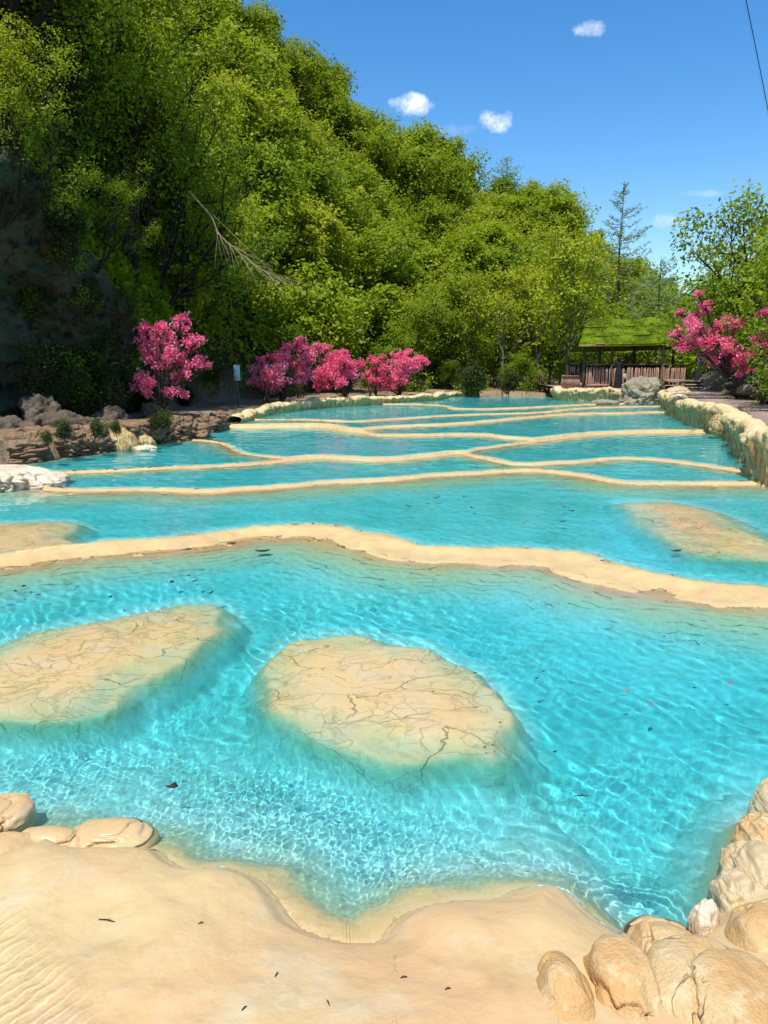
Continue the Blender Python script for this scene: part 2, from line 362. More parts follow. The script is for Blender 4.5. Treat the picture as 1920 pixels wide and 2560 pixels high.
# ------------------------------------------------------------------ the terraces: lines traced on their own water levels
LV = [0., .10, .155, .21, .25, .33, .40, .45, .51]        # pool levels, front to back
MID = [(741, 1144), (810, 1140), (868, 1143), (960, 1146), (1076, 1136), (1151, 1128)]
CLEFT = [(-600, 1190), (-100, 1183), (124, 1177), (260, 1173), (405, 1165), (521, 1161), (637, 1155)]
CM = [(1209, 1117), (1307, 1105), (1377, 1096)]
FR = [(1452, 1088), (1539, 1082), (1654, 1080), (1770, 1079), (1840, 1076), (2500, 1070)]
RIM = [
 [(-1200, 1420), (-300, 1398), (0, 1386), (139, 1365), (272, 1354), (463, 1339), (600, 1321), (665, 1316), (810, 1316), (885, 1333), (960, 1345), (1047, 1365), (1191, 1371), (1394, 1377), (1510, 1409), (1625, 1438), (1770, 1458), (1920, 1465), (2700, 1480)],
 [(-900, 1195), (0, 1205), (116, 1218), (191, 1221), (347, 1218), (492, 1222), (637, 1215), (810, 1202), (960, 1195), (1105, 1183), (1250, 1174), (1319, 1172), (1365, 1174), (1452, 1183), (1539, 1198), (1597, 1203), (1920, 1203), (2700, 1200)],
 CLEFT + MID + [(1191, 1137), (1250, 1148), (1278, 1154), (1320, 1156), (1365, 1154), (1452, 1150), (1539, 1143), (1625, 1143), (1712, 1151), (1800, 1163), (1857, 1170), (1920, 1174), (2700, 1180)],
 [(-600, 1100), (300, 1096), (480, 1097), (525, 1100), (560, 1106), (590, 1122), (640, 1134), (700, 1140)] + MID + CM + FR,
 [(-600, 1062), (400, 1064), (637, 1064), (799, 1063), (868, 1072), (926, 1078), (960, 1084), (1191, 1082), (1250, 1088), (1319, 1093), (1377, 1096)] + FR,
 [(-600, 1061), (637, 1063), (799, 1062), (868, 1071), (890, 1071), (930, 1067), (983, 1063), (1160, 1055), (1340, 1039), (1445, 1032), (1585, 1030), (1676, 1027), (2400, 1020)],
 [(-600, 1046), (640, 1046), (820, 1049), (885, 1051), (983, 1046), (1160, 1035), (1340, 1030), (1445, 1020), (1648, 1014), (2400, 1010)],
 [(-600, 1008), (976, 1008), (1066, 1010), (1160, 1020), (1300, 1018), (1445, 1010), (1648, 1006), (2400, 1003)],
]
TT = np.linspace(-1.3, 1.3, 2601)
RY = []
for i, L in enumerate(RIM):
    P = smooth_line(L, 600); q = np.array([at_z(u, v, LV[i + 1]) for u, v in P])
    t = q[:, 0] / q[:, 1]; o = np.argsort(t)
    y = np.interp(TT, t[o], q[o, 1])
    y = np.convolve(np.pad(y, 12, 'edge'), np.hanning(25) / np.hanning(25).sum(), 'valid')
    if i: y = np.maximum(y, RY[-1] + .03)
    RY.append(y)
RW = [.17, .08, .06, .06, .06, .06, .06, .06]     # crest width
FACE = [.42, .14, .10, .10, .09, .09, .09, .09, 0.]      # the sloping face in front of the crest
DEP = [.62, .58, .55, .60, .55, .60, .52, .50, .50]   # water depth
APR = [2.1, 2.2, 1.1, 1.1, 1.1, 1.3, 1.0, 1.0, .8]   # width of the shallow apron under the next rim

# outline of all the water together
near = [(-260, 2020), (-60, 2100), (0, 2140), (70, 2120), (120, 2090), (200, 2120), (310, 2120), (400, 2128), (440, 2158), (480, 2174), (560, 2168), (630, 2190), (672, 2215), (710, 2265), (742, 2310), (790, 2335), (850, 2352), (905, 2357), (948, 2350), (965, 2320),
        (1010, 2285), (1070, 2262), (1150, 2250), (1230, 2248), (1290, 2222), (1370, 2215), (1425, 2230), (1460, 2268), (1510, 2312), (1560, 2338), (1620, 2345), (1700, 2345), (1760, 2310), (1790, 2250), (1815, 2190), (1850, 2130), (1900, 2080), (1990, 2010)]
NEAR = smooth_line([at_z(u, v, 0)[:2] for u, v in near], 220)
rightw = [(1925, 1195), (1887, 1160), (1868, 1141), (1849, 1122), (1832, 1090), (1810, 1075), (1770, 1067), (1735, 1056), (1703, 1040), (1684, 1027), (1662, 1013)]
RIGHTW = np.array([at_z(u, v, .26 + .25 * i / 10)[:2] for i, (u, v) in enumerate(rightw)])
RIGHTW = np.vstack([[[9.5, 5.], [8.6, 9.], [8.2, 12.]], RIGHTW[::1]])
deckw = [(1640, 1006), (1560, 1004), (1480, 1003), (1410, 1001), (1384, 997)]
DECKW = np.array([at_z(u, v, .51)[:2] for u, v in deckw])
back = [(1372, 992), (1300, 991), (1200, 989), (1140, 988)]
BACK = np.array([at_z(u, v, .51)[:2] for u, v in back])
leftw = [(1130, 993), (1078, 1003), (1000, 1008), (900, 1014), (800, 1019), (700, 1031), (640, 1042), (585, 1053)]
LEFTW = np.array([at_z(u, v, .45)[:2] for u, v in leftw])
lbank = [(545, 1064), (500, 1082), (440, 1098), (380, 1106), (300, 1120), (180, 1138), (70, 1152), (-40, 1165)]
LBANK = np.array([at_z(u, v, .27)[:2] for u, v in lbank])
LNEAR = np.array([[-12.5, 14.0], [-11.5, 11.0], [-10, 8], [-7.5, 5.5]])
POOL = np.vstack([NEAR, RIGHTW, DECKW, BACK, LEFTW, LBANK, LNEAR])
ISL = [([(-200, 1640), (0, 1600), (180, 1555), (370, 1520), (470, 1503), (540, 1508), (560, 1540), (530, 1590), (400, 1680), (250, 1760), (150, 1790), (0, 1795), (-250, 1800)], 0, .045, .5),
       ([(650, 1700), (665, 1660), (720, 1612), (800, 1587), (880, 1583), (950, 1598), (1080, 1625), (1170, 1670), (1240, 1730), (1282, 1790), (1270, 1840), (1200, 1880), (1080, 1897), (950, 1890), (850, 1852), (740, 1800), (670, 1745)], 0, .03, .42),
       ([(1560, 1258), (1620, 1250), (1680, 1252), (1770, 1275), (1850, 1310), (1920, 1352), (2000, 1385), (2040, 1405), (1920, 1398), (1830, 1390), (1750, 1385), (1690, 1352), (1620, 1312), (1588, 1285)], 1, .05, .7),
       ([(-300, 1300), (0, 1306), (110, 1300), (175, 1304), (200, 1320), (172, 1342), (225, 1362), (195, 1374), (60, 1384), (-100, 1400), (-400, 1420)], 1, .03, .5)]
ISW = [(smooth_line([at_z(u, v, LV[l])[:2] for u, v in P + P[:1]], 140), l, d, e) for P, l, d, e in ISL]

class Field:
    """a distance field sampled on a regular grid"""
    def __init__(s, fn, x0, x1, y0, y1, h, blur=0):
        s.x0, s.y0, s.h = x0, y0, h; gx = np.arange(x0, x1, h); gy = np.arange(y0, y1, h)
        A, B = np.meshgrid(gx, gy); g = fn(A, B)
        for _ in range(blur):
            p = np.pad(g, 1, 'edge'); g = (p[:-2, 1:-1] + p[2:, 1:-1] + p[1:-1, :-2] + p[1:-1, 2:] + 4 * p[1:-1, 1:-1]) / 8
        s.g = g
    def __call__(s, x, y):
        ny, nx = s.g.shape
        a = np.clip((x - s.x0) / s.h, 0, nx - 1.001); b = np.clip((y - s.y0) / s.h, 0, ny - 1.001); i = a.astype(int); j = b.astype(int); a = a - i; b = b - j; g = s.g
        return (g[j, i] * (1 - a) + g[j, i + 1] * a) * (1 - b) + (g[j + 1, i] * (1 - a) + g[j + 1, i + 1] * a) * b
def line_dist(P, x, y):
    sh = x.shape; x, y = x.ravel(), y.ravel(); d = np.full(x.shape, 1e9)
    for a, b in zip(P[:-1], P[1:]):
        e = b - a; l = e.dot(e) + 1e-12; t = np.clip(((x - a[0]) * e[0] + (y - a[1]) * e[1]) / l, 0, 1)
        d = np.minimum(d, (x - a[0] - t * e[0]) ** 2 + (y - a[1] - t * e[1]) ** 2)
    return np.sqrt(d).reshape(sh)
RF = []
for R_ in RY:
    tt = np.linspace(-.95, .95, 330); r_ = np.interp(tt, TT, R_); PL = np.stack([tt * r_, r_], 1)
    y0_, y1_ = max(r_.min() - 6, 1.), r_.max() + 6; hh_ = .07 if r_.mean() < 22 else .12
    RF.append(Field(lambda A, B: line_dist(PL, A, B), -16, 17, y0_, y1_, hh_, 3))
POOLF = Field(lambda A, B: poly_sd(POOL, A, B), -20, 22, .0, 52, .12)
NEARF = Field(lambda A, B: -poly_sd(np.vstack([NEAR, [[30, 0], [30, -30], [-30, -30], [-30, 2]]]), A, B), -9, 9, .0, 9, .035)
FILM = smooth_line([at_z(u, v, .2)[:2] for u, v in [(-300, 2210), (-60, 2215), (40, 2250), (110, 2310), (170, 2390), (215, 2460), (270, 2560), (300, 2680), (-300, 2700), (-300, 2210)]], 60); FILMZ = .215
FILMF = Field(lambda A, B: poly_sd(FILM, A, B), -4, 2, 0., 5, .03)
ISF = [Field(lambda A, B: poly_sd(P, A, B), P[:, 0].min() - 2, P[:, 0].max() + 2, P[:, 1].min() - 2, P[:, 1].max() + 2, .04) for P, l, d, e in ISW]
def terrace(x, y):
    """bed height, water level, masks"""
    sh = x.shape; t = np.clip(x / np.maximum(y, .5), -1.3, 1.3)
    D = []
    for R in RY:
        r = np.interp(t, TT, R); dr = np.interp(t, TT, np.gradient(R, TT))
        g = np.sqrt((dr / np.maximum(y, .5)) ** 2 + (1 + dr * t / np.maximum(y, .5)) ** 2)
        ap = (y - r) / g                            # positive upstream
        f = RF[len(D)]; ex = f(x, y); k = smooth(np.abs(ap), .12, .5) * (np.abs(y - r) < 5.5)
        D.append(ap * (1 - k) + np.sign(ap) * ex * k)
    warp = fbm(x * .9, y * .9, 3.1, 3) * .10
    w2 = fbm(x * 3.6, y * 3.6, 6.1, 4) * .035
    D = [d + warp * .6 + w2 * (1.6 if k == 0 else .8) for k, d in enumerate(D)]
    lev = np.full(sh, LV[0]); pid = np.zeros(sh, int)
    for i, d in enumerate(D): lev = np.where(d > 0, LV[i + 1], lev); pid = np.where(d > 0, i + 1, pid)
    bed = np.full(sh, -9.); rim = np.zeros(sh); flow = np.zeros(sh); fd = np.zeros(sh)
    for p in range(len(LV)):
        m = pid == p
        df = D[p - 1] if p else np.full(sh, 9.)
        db = -D[p] if p < len(RY) else np.full(sh, 9.)
        cr = np.where(df < RW[p - 1] if p else False, 1, 0)
        vw = np.clip(1 + (1.1 if p < 2 else 1.7) * fbm(x * .55, y * .55, p + 40, 3), .5, 1.9 if p < 2 else 2.6); rw = RW[p - 1] * vw if p else 0; fw = FACE[p] * vw
        up = smooth(df, rw * .55 if p else df * 0 - 1, rw + (.26 if p < 2 else .16) if p else df * 0)
        dn = smooth(db, FACE[p] if p < len(RY) else 0, FACE[p] + APR[p])
        depth = np.minimum(DEP[p] * up, DEP[p] * (.86 * np.power(dn, 1.15) + .14 * smooth(db, FACE[p], FACE[p] + (.30 if p < 2 else .16))))
        b = LV[p] - .012 - depth + .05 * fbm(x * 1.7, y * 1.7, p, 4) * np.clip(depth / .4, 0, 1)
        if p: b = b + (.008 if p < 3 else .006) * (1 - smooth(df, rw * .25, rw * .9))      # the crest stands proud of the water
        if p < len(RY):                                                        # the face of the next rim
            f = 1 - np.clip(db / fw, 0, 1)
            b = b + (LV[p + 1] - LV[p] + (.006 if p < 2 else .005)) * f ** 1.15
            rim = np.where(m, np.maximum(rim, smooth(FACE[p] * 1.35 - db, 0, .25)), rim)
            flow = np.where(m, smooth(db, FACE[p] * .7, FACE[p]) * (1 - smooth(db, FACE[p] + .5, FACE[p] + APR[p] * .9)), flow)
            fd = np.where(m, db, fd)
        if p: rim = np.where(m, np.maximum(rim, 1 - smooth(df, RW[p - 1] * .8, RW[p - 1] * 1.3)), rim)
        b = b + .012 * fbm(x * 6, y * 6, 2.7, 4) * np.maximum(rim, flow * .8)
        bed = np.where(m, b, bed)
    crack = np.zeros(sh)
    for (P, l, dtop, edge), fi in zip(ISW, ISF):
        s = fi(x, y) - .01 + fbm(x * 2.4, y * 2.4, l, 4) * .08
        top = LV[l] - dtop + .08 * (smooth(s, -.1, .8) - .7) + .03 * fbm(x * 3.1, y * 3.1, 7, 5)
        top = np.minimum(top, LV[l] - .024)
        isl = top - (DEP[l] + .1) * smooth(-s, -.04, edge * .85)
        bed = np.where(pid == l, np.maximum(bed, isl), bed)
        crack = np.maximum(crack, smooth(s, -.25, .1) * (pid == l))
    return bed, lev, pid, rim, flow, fd, crack, D

def ground_shape(x, y):
    bed, lev, pid, rim, flow, fd, crack, D = terrace(x, y)
    s = POOLF(x, y)                                   # inside positive
    # distance to the near shore only
    ns = np.where(y > 8.5, 9., NEARF(x, y))
    n1 = fbm(x * 1.3, y * 1.3, 2.2, 4)
    wd = .85 - .5 * smooth(x, .9, 1.5)
    shelf = -.03 - .26 * smooth((ns + .10 * n1) / (wd * .6), .0, 1.) - (.30 + .2 * smooth(x, .9, 1.5)) * smooth(ns + .1 * n1, .1, 2.0 * wd) + .03 * fbm(x * 5, y * 5, 1.1, 4) * smooth(ns, 0, .3)
    bed = np.where(pid == 0, np.maximum(np.minimum(bed, 9), np.where(ns < 2.2, shelf, -9)) if False else np.where(ns < 2.4, np.maximum(bed, shelf * (ns < 2.4)), bed), bed)
    out = -ns
    dome = .03 + .30 * (1 - np.exp(-np.maximum(out, 0) / .55)) + .05 * n1 * smooth(out, 0, .5) + .004 * fbm(x * 9, y * 9, 4, 3)
    dome = dome - .10 * smooth(x, -.5, -1.5) * smooth(out, .1, .8)
    bed = np.where(out > 0, np.maximum(dome * smooth(out, -.02, .12), .0), bed)
    fs = FILMF(x, y) + .10 * n1
    ph = (x * .85 - y * .5) / .022 + 1.3 * fbm(x * 3.5, y * 3.5, 8, 3)
    ph2 = (x * .95 - y * .3) / .062 + 1.5 * fbm(x * 2.5, y * 2.5, 18, 3)
    bed = np.where(out > .05, bed + smooth(fs, -.12, .35) * (.004 * (1 - np.abs(np.sin(ph))) ** 1.5 * (.5 + .8 * fbm(x * 3, y * 3, 28, 2)) + .014 * (1 - np.abs(np.sin(ph2))) ** 2), bed)
    # banks at the sides
    side = (s < 0) & (out <= 0)
    bed = np.where(side, np.where(-s < .12, bed, lev - .3), bed)
    near_side = smooth(s, 0, .5)
    bed = np.where((s >= 0) & (out < -.3) & (y > 13), np.maximum(bed, lev - .10 - .6 * near_side), bed)
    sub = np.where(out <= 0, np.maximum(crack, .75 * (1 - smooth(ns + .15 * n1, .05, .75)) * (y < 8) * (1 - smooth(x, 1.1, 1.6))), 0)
    rip = np.where(out > .05, smooth(fs, -.1, .2), 0)
    return bed, lev, pid, rim, flow, fd, crack, s, out, D, sub, rip

ys = np.concatenate([np.exp(np.linspace(math.log(.75), math.log(10), 470)), np.arange(10.06, 52, .052)]); ss = np.linspace(-1, 1, 600)
ss = .85 * ss + .15 * ss ** 3
Y = np.repeat(ys[:, None], len(ss), 1); X = ss[None, :] * (2.3 + .67 * ys)[:, None]
bed, lev, pid, rim, flow, fd, crack, s_, out_, _D, sub_, rip_ = ground_shape(X, Y)
depth = lev - bed
V = np.stack([X, Y, bed], -1).reshape(-1, 3); Fs = grid_faces(*X.shape)
keep = (s_.ravel()[Fs].max(1) > -.35) | (out_.ravel()[Fs].max(1) > 0)
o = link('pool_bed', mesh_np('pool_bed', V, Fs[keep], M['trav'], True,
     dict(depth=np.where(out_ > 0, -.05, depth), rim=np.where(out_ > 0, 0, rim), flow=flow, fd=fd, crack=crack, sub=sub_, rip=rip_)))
tag(o, 'tan travertine pool terraces with winding rims and shallow mounds', kind='structure'); o.cycles.is_caustics_receiver = True

# ------------------------------------------------------------------ water
rngw = np.random.default_rng(5)
def wave_set(n, l0, l1, ang, spread, slope):
    r = []
    for k in range(n):
        L = math.exp(rngw.uniform(math.log(l0), math.log(l1))); a = ang + rngw.normal() * spread
        kk = 2 * math.pi / L
        r.append((kk * math.cos(a), kk * math.sin(a), slope / kk / math.sqrt(n / 2), rngw.uniform(0, 6.3)))
    return r
W_BREEZE = wave_set(34, .09, .26, math.radians(215), .42, .032)
W_CROSS = wave_set(26, .08, .2, math.radians(120), .9, .032)
W_CHOP = wave_set(70, .026, .07, 0, 3.2, .08)
W_FAR = wave_set(30, .25, .9, math.radians(250), .6, .035)
def wsum(ws, x, y):
    r = 0
    for kx, ky, a, p in ws: r = r + a * np.sin(kx * x + ky * y + p)
    return r
chopc = [(at_z(u, v, 0)[:2], r, k) for u, v, r, k in [(700, 2010, .95, 1.), (430, 1960, .7, .55), (960, 2080, .6, 1.), (1130, 2160, .5, .9), (120, 1900, .6, .9), (860, 2270, .55, .8), (1440, 2250, .3, .6), (560, 2080, .5, .8), (1000, 1880, .4, .4), (330, 1880, .6, .5)]]
ring = at_z(1590, 2235, 0)[:2]
def ripple(x, y, p):
    xw = x + .06 * fbm(x * 1.4, y * 1.4, 9, 2); yw = y + .06 * fbm(x * 1.4, y * 1.4, 19, 2)
    calm = .55 + .75 * (fbm(x * .5, y * .5, 4.4 + p, 3) * .5 + .5)
    if p == 0:
        ch = np.zeros_like(x)
        for c, r, k in chopc: ch = np.maximum(ch, k * np.exp(-((x - c[0]) ** 2 + (y - c[1]) ** 2) / (r * r)))
        ch = ch * (.55 + .6 * (fbm(x * 2.2, y * 2.2, 3, 3) * .5 + .5))
        ch = np.maximum(ch, (.8 - .5 * smooth(x, .9, 1.4)) * np.exp(-(np.clip(NEARF(x, y), 0, 9) / .45) ** 2)); ch = np.maximum(ch, .16 + .14 * fbm(x * 1.1, y * 1.1, 33, 3))
        zz = wsum(W_BREEZE, xw, yw) * calm * (1 - .5 * ch) + wsum(W_CROSS, xw, yw) * (.25 + .5 * ch) + wsum(W_CHOP, xw, yw) * ch * .8
        d = np.hypot(x - ring[0], y - ring[1])
        return zz + 0.0009 * np.sin(d * 2 * math.pi / .06) * np.exp(-((d - .2) / .14) ** 2)
    if p == 1: return wsum(W_BREEZE, xw, yw) * calm * .8 + wsum(W_CROSS, xw, yw) * .6 + wsum(W_FAR, xw, yw) * .5
    return wsum(W_FAR, xw, yw) * calm + wsum(W_BREEZE, xw * .7, yw * .7) * .4
WLAB = ['clear turquoise water of the large near pool', 'turquoise water of the second pool', 'turquoise water of the crescent pools under the forked rim', 'turquoise water of the left and right middle pools',
        'turquoise water of the middle pool behind the forked rim', 'deep turquoise water of the wide rear pool', 'thin strip of turquoise water in a rear pool', 'turquoise water below the far dripstone wall', 'turquoise water of the farthest pool']
for p in range(len(LV)):
    y0 = (RY[p - 1].min() - .3) if p else 1.7
    tin = (TT > -.75) & (TT < .75)
    y1 = (RY[p][tin].max() + .2) if p < len(RY) else 50
    y0 = (RY[p - 1][tin].min() - .3) if p else 1.7
    rat = .003 if p == 0 else (.0035 if p == 1 else .0022)
    nr = max(30, int(math.log(y1 / y0) / rat)); nc = 1250 if p == 0 else 520
    yy = np.exp(np.linspace(math.log(y0), math.log(y1), nr)); sx = np.linspace(-1, 1, nc)
    Yg = np.repeat(yy[:, None], nc, 1); Xg = sx[None] * (2.0 + .63 * yy)[:, None]
    bd, lv, pd, *_r, s2, o2, D, _s, _r2 = ground_shape(Xg, Yg)
    df = D[p - 1] if p else np.full(Xg.shape, 9.); db = -D[p] if p < len(RY) else np.full(Xg.shape, 9.)
    ok = (df > .06) & (db > -.06) & (s2 > -.3)
    dz = LV[p] - np.where(pd == p, bd, LV[p])
    Z = LV[p] + ripple(Xg, Yg, p) * smooth(np.minimum(dz, .3), -.01, .12) * np.clip(np.where(df < 9, df, 1) / .25, 0.15, 1)
    Fg = grid_faces(nr, nc); k = ok.ravel()[Fg].all(1) & (dz.ravel()[Fg].min(1) > .007)
    o = link('water', mesh_np('water', np.stack([Xg, Yg, Z], -1), Fg[k], M['water'], True, dict(depth=dz)))
    tag(o, WLAB[p], kind='structure'); o.cycles.is_caustics_caster = True
# ------------------------------------------------------------------ ground and hillside
TK = [-3, -1.2, -.7, -.5, -.4, -.3, -.2, -.1, 0, .1, .2, .3, .4, .5, .7, 3]
YF = [7, 13, 19, 22.5, 25.5, 29.5, 36, 45, 50, 53, 58, 66, 80, 100, 140, 300]
YRG = [40, 52, 58, 62, 66, 71, 76, 81, 87, 94, 102, 118, 135, 150, 190, 380]
ZR = [44, 50, 50, 48, 45, 40.5, 33, 27.3, 20.6, 17.3, 19.4, 11.5, 3.5, 2, 2, 2]
def hill_h(x, y):
    t = np.clip(x / np.maximum(y, .1), -3, 3); a = np.interp(t, TK, YF); b = np.interp(t, TK, YRG); z = np.interp(t, TK, ZR)
    tau = (y - a) / (b - a)
    hh = z * np.where(tau < 1, np.clip(tau, 0, 1) ** .9, 1 - .5 * (tau - 1))
    hh = hh + 6.8 * np.interp(t, [-1.2, -.5, -.40, -.36, -.30], [1.1, .9, .72, .5, 0]) * smooth(y - a, .3, 1.9) * np.clip(1 - tau, 0, 1)
    hh = hh + 1.6 * fbm(x * .09, y * .09, 1, 4) * smooth(tau, 0, .25)
    return np.where(tau > 0, hh, 0) * (y > 0), tau
PATHZ = 1.15
RWX = np.interp(np.arange(0, 60, .5), RIGHTW[:, 1], RIGHTW[:, 0])
def bank_z(x, y):
    xr = np.interp(y, np.arange(0, 60, .5), RWX); dx = x - xr
    right = dx > -.2
    zr = PATHZ - .06 + .9 * smooth(dx, 2.3, 3.6) + .33 * np.maximum(dx - 3.4, 0)
    return np.where(right & (y < 40), np.minimum(zr, 9), .74)
def ground_z(x, y):
    hh, tau = hill_h(x, y); b = bank_z(x, y) + .08 * fbm(x * .7, y * .7, 6, 3)
    return np.maximum(b, .6 + hh), tau
gx = np.concatenate([np.linspace(-260, -16, 50), np.arange(-15.6, 17, .35), np.linspace(18, 260, 60)])
gy = np.concatenate([np.linspace(-60, -3, 12), np.arange(-2, 56, .4), np.linspace(57, 420, 120)])
GX, GY = np.meshgrid(gx, gy); gz, tau = ground_z(GX, GY)
sp = np.where(GY > .5, np.where(np.abs(GX) < 19, POOLF(GX, GY), -9), -9); rear = GY < 4.5
gz = np.where((sp > -.35) | (rear & (np.abs(GX) < 9)), -1.6, gz); gz = np.where(GY < 1, -1.6, gz)
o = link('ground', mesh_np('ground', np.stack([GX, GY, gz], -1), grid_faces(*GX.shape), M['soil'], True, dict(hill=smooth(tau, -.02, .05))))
tag(o, 'steep wooded hillside and soil banks around the pools', kind='structure')

# path and deck of grey brown planks
def ribbon(name, A, B, z, th, mat, n=160):
    A = smooth_line(A, n); B = smooth_line(B, n); mb = MB()
    T = np.column_stack([A, np.full(n, z)]); U = np.column_stack([B, np.full(n, z)])
    T2, U2 = T - [0, 0, th], U - [0, 0, th]
    Vv = np.concatenate([T, U, U2, T2]); i = np.arange(n)
    q = lambda a, b: np.stack([i[:-1] + a * n, i[1:] + a * n, i[1:] + b * n, i[:-1] + b * n], -1)
    mb.add(Vv, np.concatenate([q(1, 0), q(2, 1), q(3, 2), q(0, 3)]))
    return mb.build(name, mat, shade=False)
def m_planks():
    s = NT('deck_planks'); P = s.coord(False); a = s.noise(9, 5, .6, s.coord(False, (.3, 3, 1))); b = s.noise(1.2, 4, .6, P)
    sep = s.n('ShaderNodeSeparateXYZ'); s.set(sep.inputs[0], P)
    fr = s.math('FRACT', s.math('MULTIPLY', s.math('ADD', sep.outputs[1], s.math('MULTIPLY', sep.outputs[0], .35)), 4.2))
    gap = s.ramp(s.math('ABSOLUTE', s.math('SUBTRACT', fr, .5)), .45, .48)
    c = s.mix(s.ramp(a, .35, .65), (.40, .29, .235), (.30, .21, .17)); c = s.mix(s.ramp(b, .5, .7, 0, .5), c, (.22, .155, .13))
    c = s.mix(gap, c, (.04, .03, .025)); return s.fin(c, .8, s.bump(s.math('SUBTRACT', a, gap), .5, .02), .25)
M['planks'] = m_planks()
wl = RIGHTW.copy(); wl = wl[::-1]
A_ = np.array([p + [.34, .05] for p in wl]); B_ = np.array([at_z(u, v, PATHZ)[:2] for u, v in [(1800, 972), (1808, 981), (1822, 994), (1850, 1000), (1885, 1005), (1925, 1011), (1990, 1020), (2100, 1040)]])
B_ = np.vstack([B_, [[15.5, 14], [15.5, 9], [15, 5]]])
tag(ribbon('path', A_, B_, PATHZ, .14, M['planks']), 'brown plank walkway along the right pool wall', kind='structure')
d0 = at_z(1384, 972, PATHZ)[:2]
DF = np.array([[DECKW[-1][0] + .12, DECKW[-1][1] + .25], [DECKW[2][0], DECKW[2][1] + .3], [DECKW[0][0] + .2, DECKW[0][1] + .3], [B_[0][0] + .2, RIGHTW[-1][1] + .25]])
DB = DF + [0, 9]; DB[:, 1] = 48
tag(ribbon('deck', DF, DB, PATHZ - .006, .14, M['planks'], 40), 'plank deck in front of the pavilion', kind='structure')

# ------------------------------------------------------------------ dripstone walls
def drip_wall(name, P, z0, z1, label, bulge=.22, seed=0, sc=1., back=.5):
    P = np.asarray(P, float); seg = np.r_[0, np.cumsum(np.hypot(*np.diff(P, axis=0).T))]
    L = seg[-1]; n = int(L / .045); Q = smooth_line(P, 400); sq = np.r_[0, np.cumsum(np.hypot(*np.diff(Q, axis=0).T))]
    s = np.linspace(0, sq[-1], n); px = np.interp(s, sq, Q[:, 0]); py = np.interp(s, sq, Q[:, 1])
    tx, ty = np.gradient(px), np.gradient(py); l = np.hypot(tx, ty); nx, ny = ty / l, -tx / l      # outward, towards the water
    m = 34; a = np.linspace(0, 1, m)
    z0 = np.interp(s, np.linspace(0, sq[-1], len(np.atleast_1d(z0))), np.atleast_1d(z0)); z1 = np.interp(s, np.linspace(0, sq[-1], len(np.atleast_1d(z1))), np.atleast_1d(z1))
    z1 = z1 + .07 * fbm(s * 1.3 + seed, s * 0, 3, 3)
    Sg, Ag = np.meshgrid(s, a, indexing='ij')
    prof = np.where(Ag < .8, .0, -np.power((Ag - .8) / .2, 2) * back)                # rolls back over the top
    zz = z0[:, None] + (z1 - z0)[:, None] * (1 - np.clip(1 - Ag / .86, 0, 1) ** 1.0)
    zz = np.where(Ag > .86, z1[:, None] + .05 * np.sin((Ag - .86) / .14 * 3.14), zz)
    sw = Sg + .10 * fbm(Sg * 2, zz * 2, seed, 3)
    col = np.abs(np.sin(sw * math.pi / (.21 * sc))) * .6 + np.abs(np.sin(sw * math.pi / (.093 * sc) + 1)) * .4
    lump = fbm(sw * 2.2 / sc, zz * 1.1, seed + 3, 4); knob = fbm(sw * 7 / sc, zz * 6, seed + 8, 3)
    off = bulge * (.55 * col + .55 * lump + .35 * knob * smooth(Ag, .5, .8)) + .16 * smooth(Ag, .3, .78) + .10 * (1 - smooth(Ag, 0, .12)) + prof
    off[:, -1] = -back - .3; zz[:, -1] -= .5
    zz = zz + .05 * knob * smooth(Ag, .7, .85)
    Vv = np.stack([px[:, None] + nx[:, None] * off, py[:, None] + ny[:, None] * off, zz], -1)
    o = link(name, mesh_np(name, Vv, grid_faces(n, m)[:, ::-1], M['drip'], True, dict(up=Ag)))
    o.cycles.is_caustics_receiver = True
    return tag(o, label, 'wall')
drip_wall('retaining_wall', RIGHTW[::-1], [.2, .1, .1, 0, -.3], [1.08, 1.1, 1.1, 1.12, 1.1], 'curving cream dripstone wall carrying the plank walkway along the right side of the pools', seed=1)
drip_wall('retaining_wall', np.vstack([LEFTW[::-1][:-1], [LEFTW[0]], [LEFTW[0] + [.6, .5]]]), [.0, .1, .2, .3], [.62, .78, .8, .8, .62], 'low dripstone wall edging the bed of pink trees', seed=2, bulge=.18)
drip_wall('retaining_wall', DECKW[::-1], [.2, .2], [1.08, 1.1, 1.1], 'short straight cream dripstone wall under the pavilion deck', seed=3, bulge=.16)

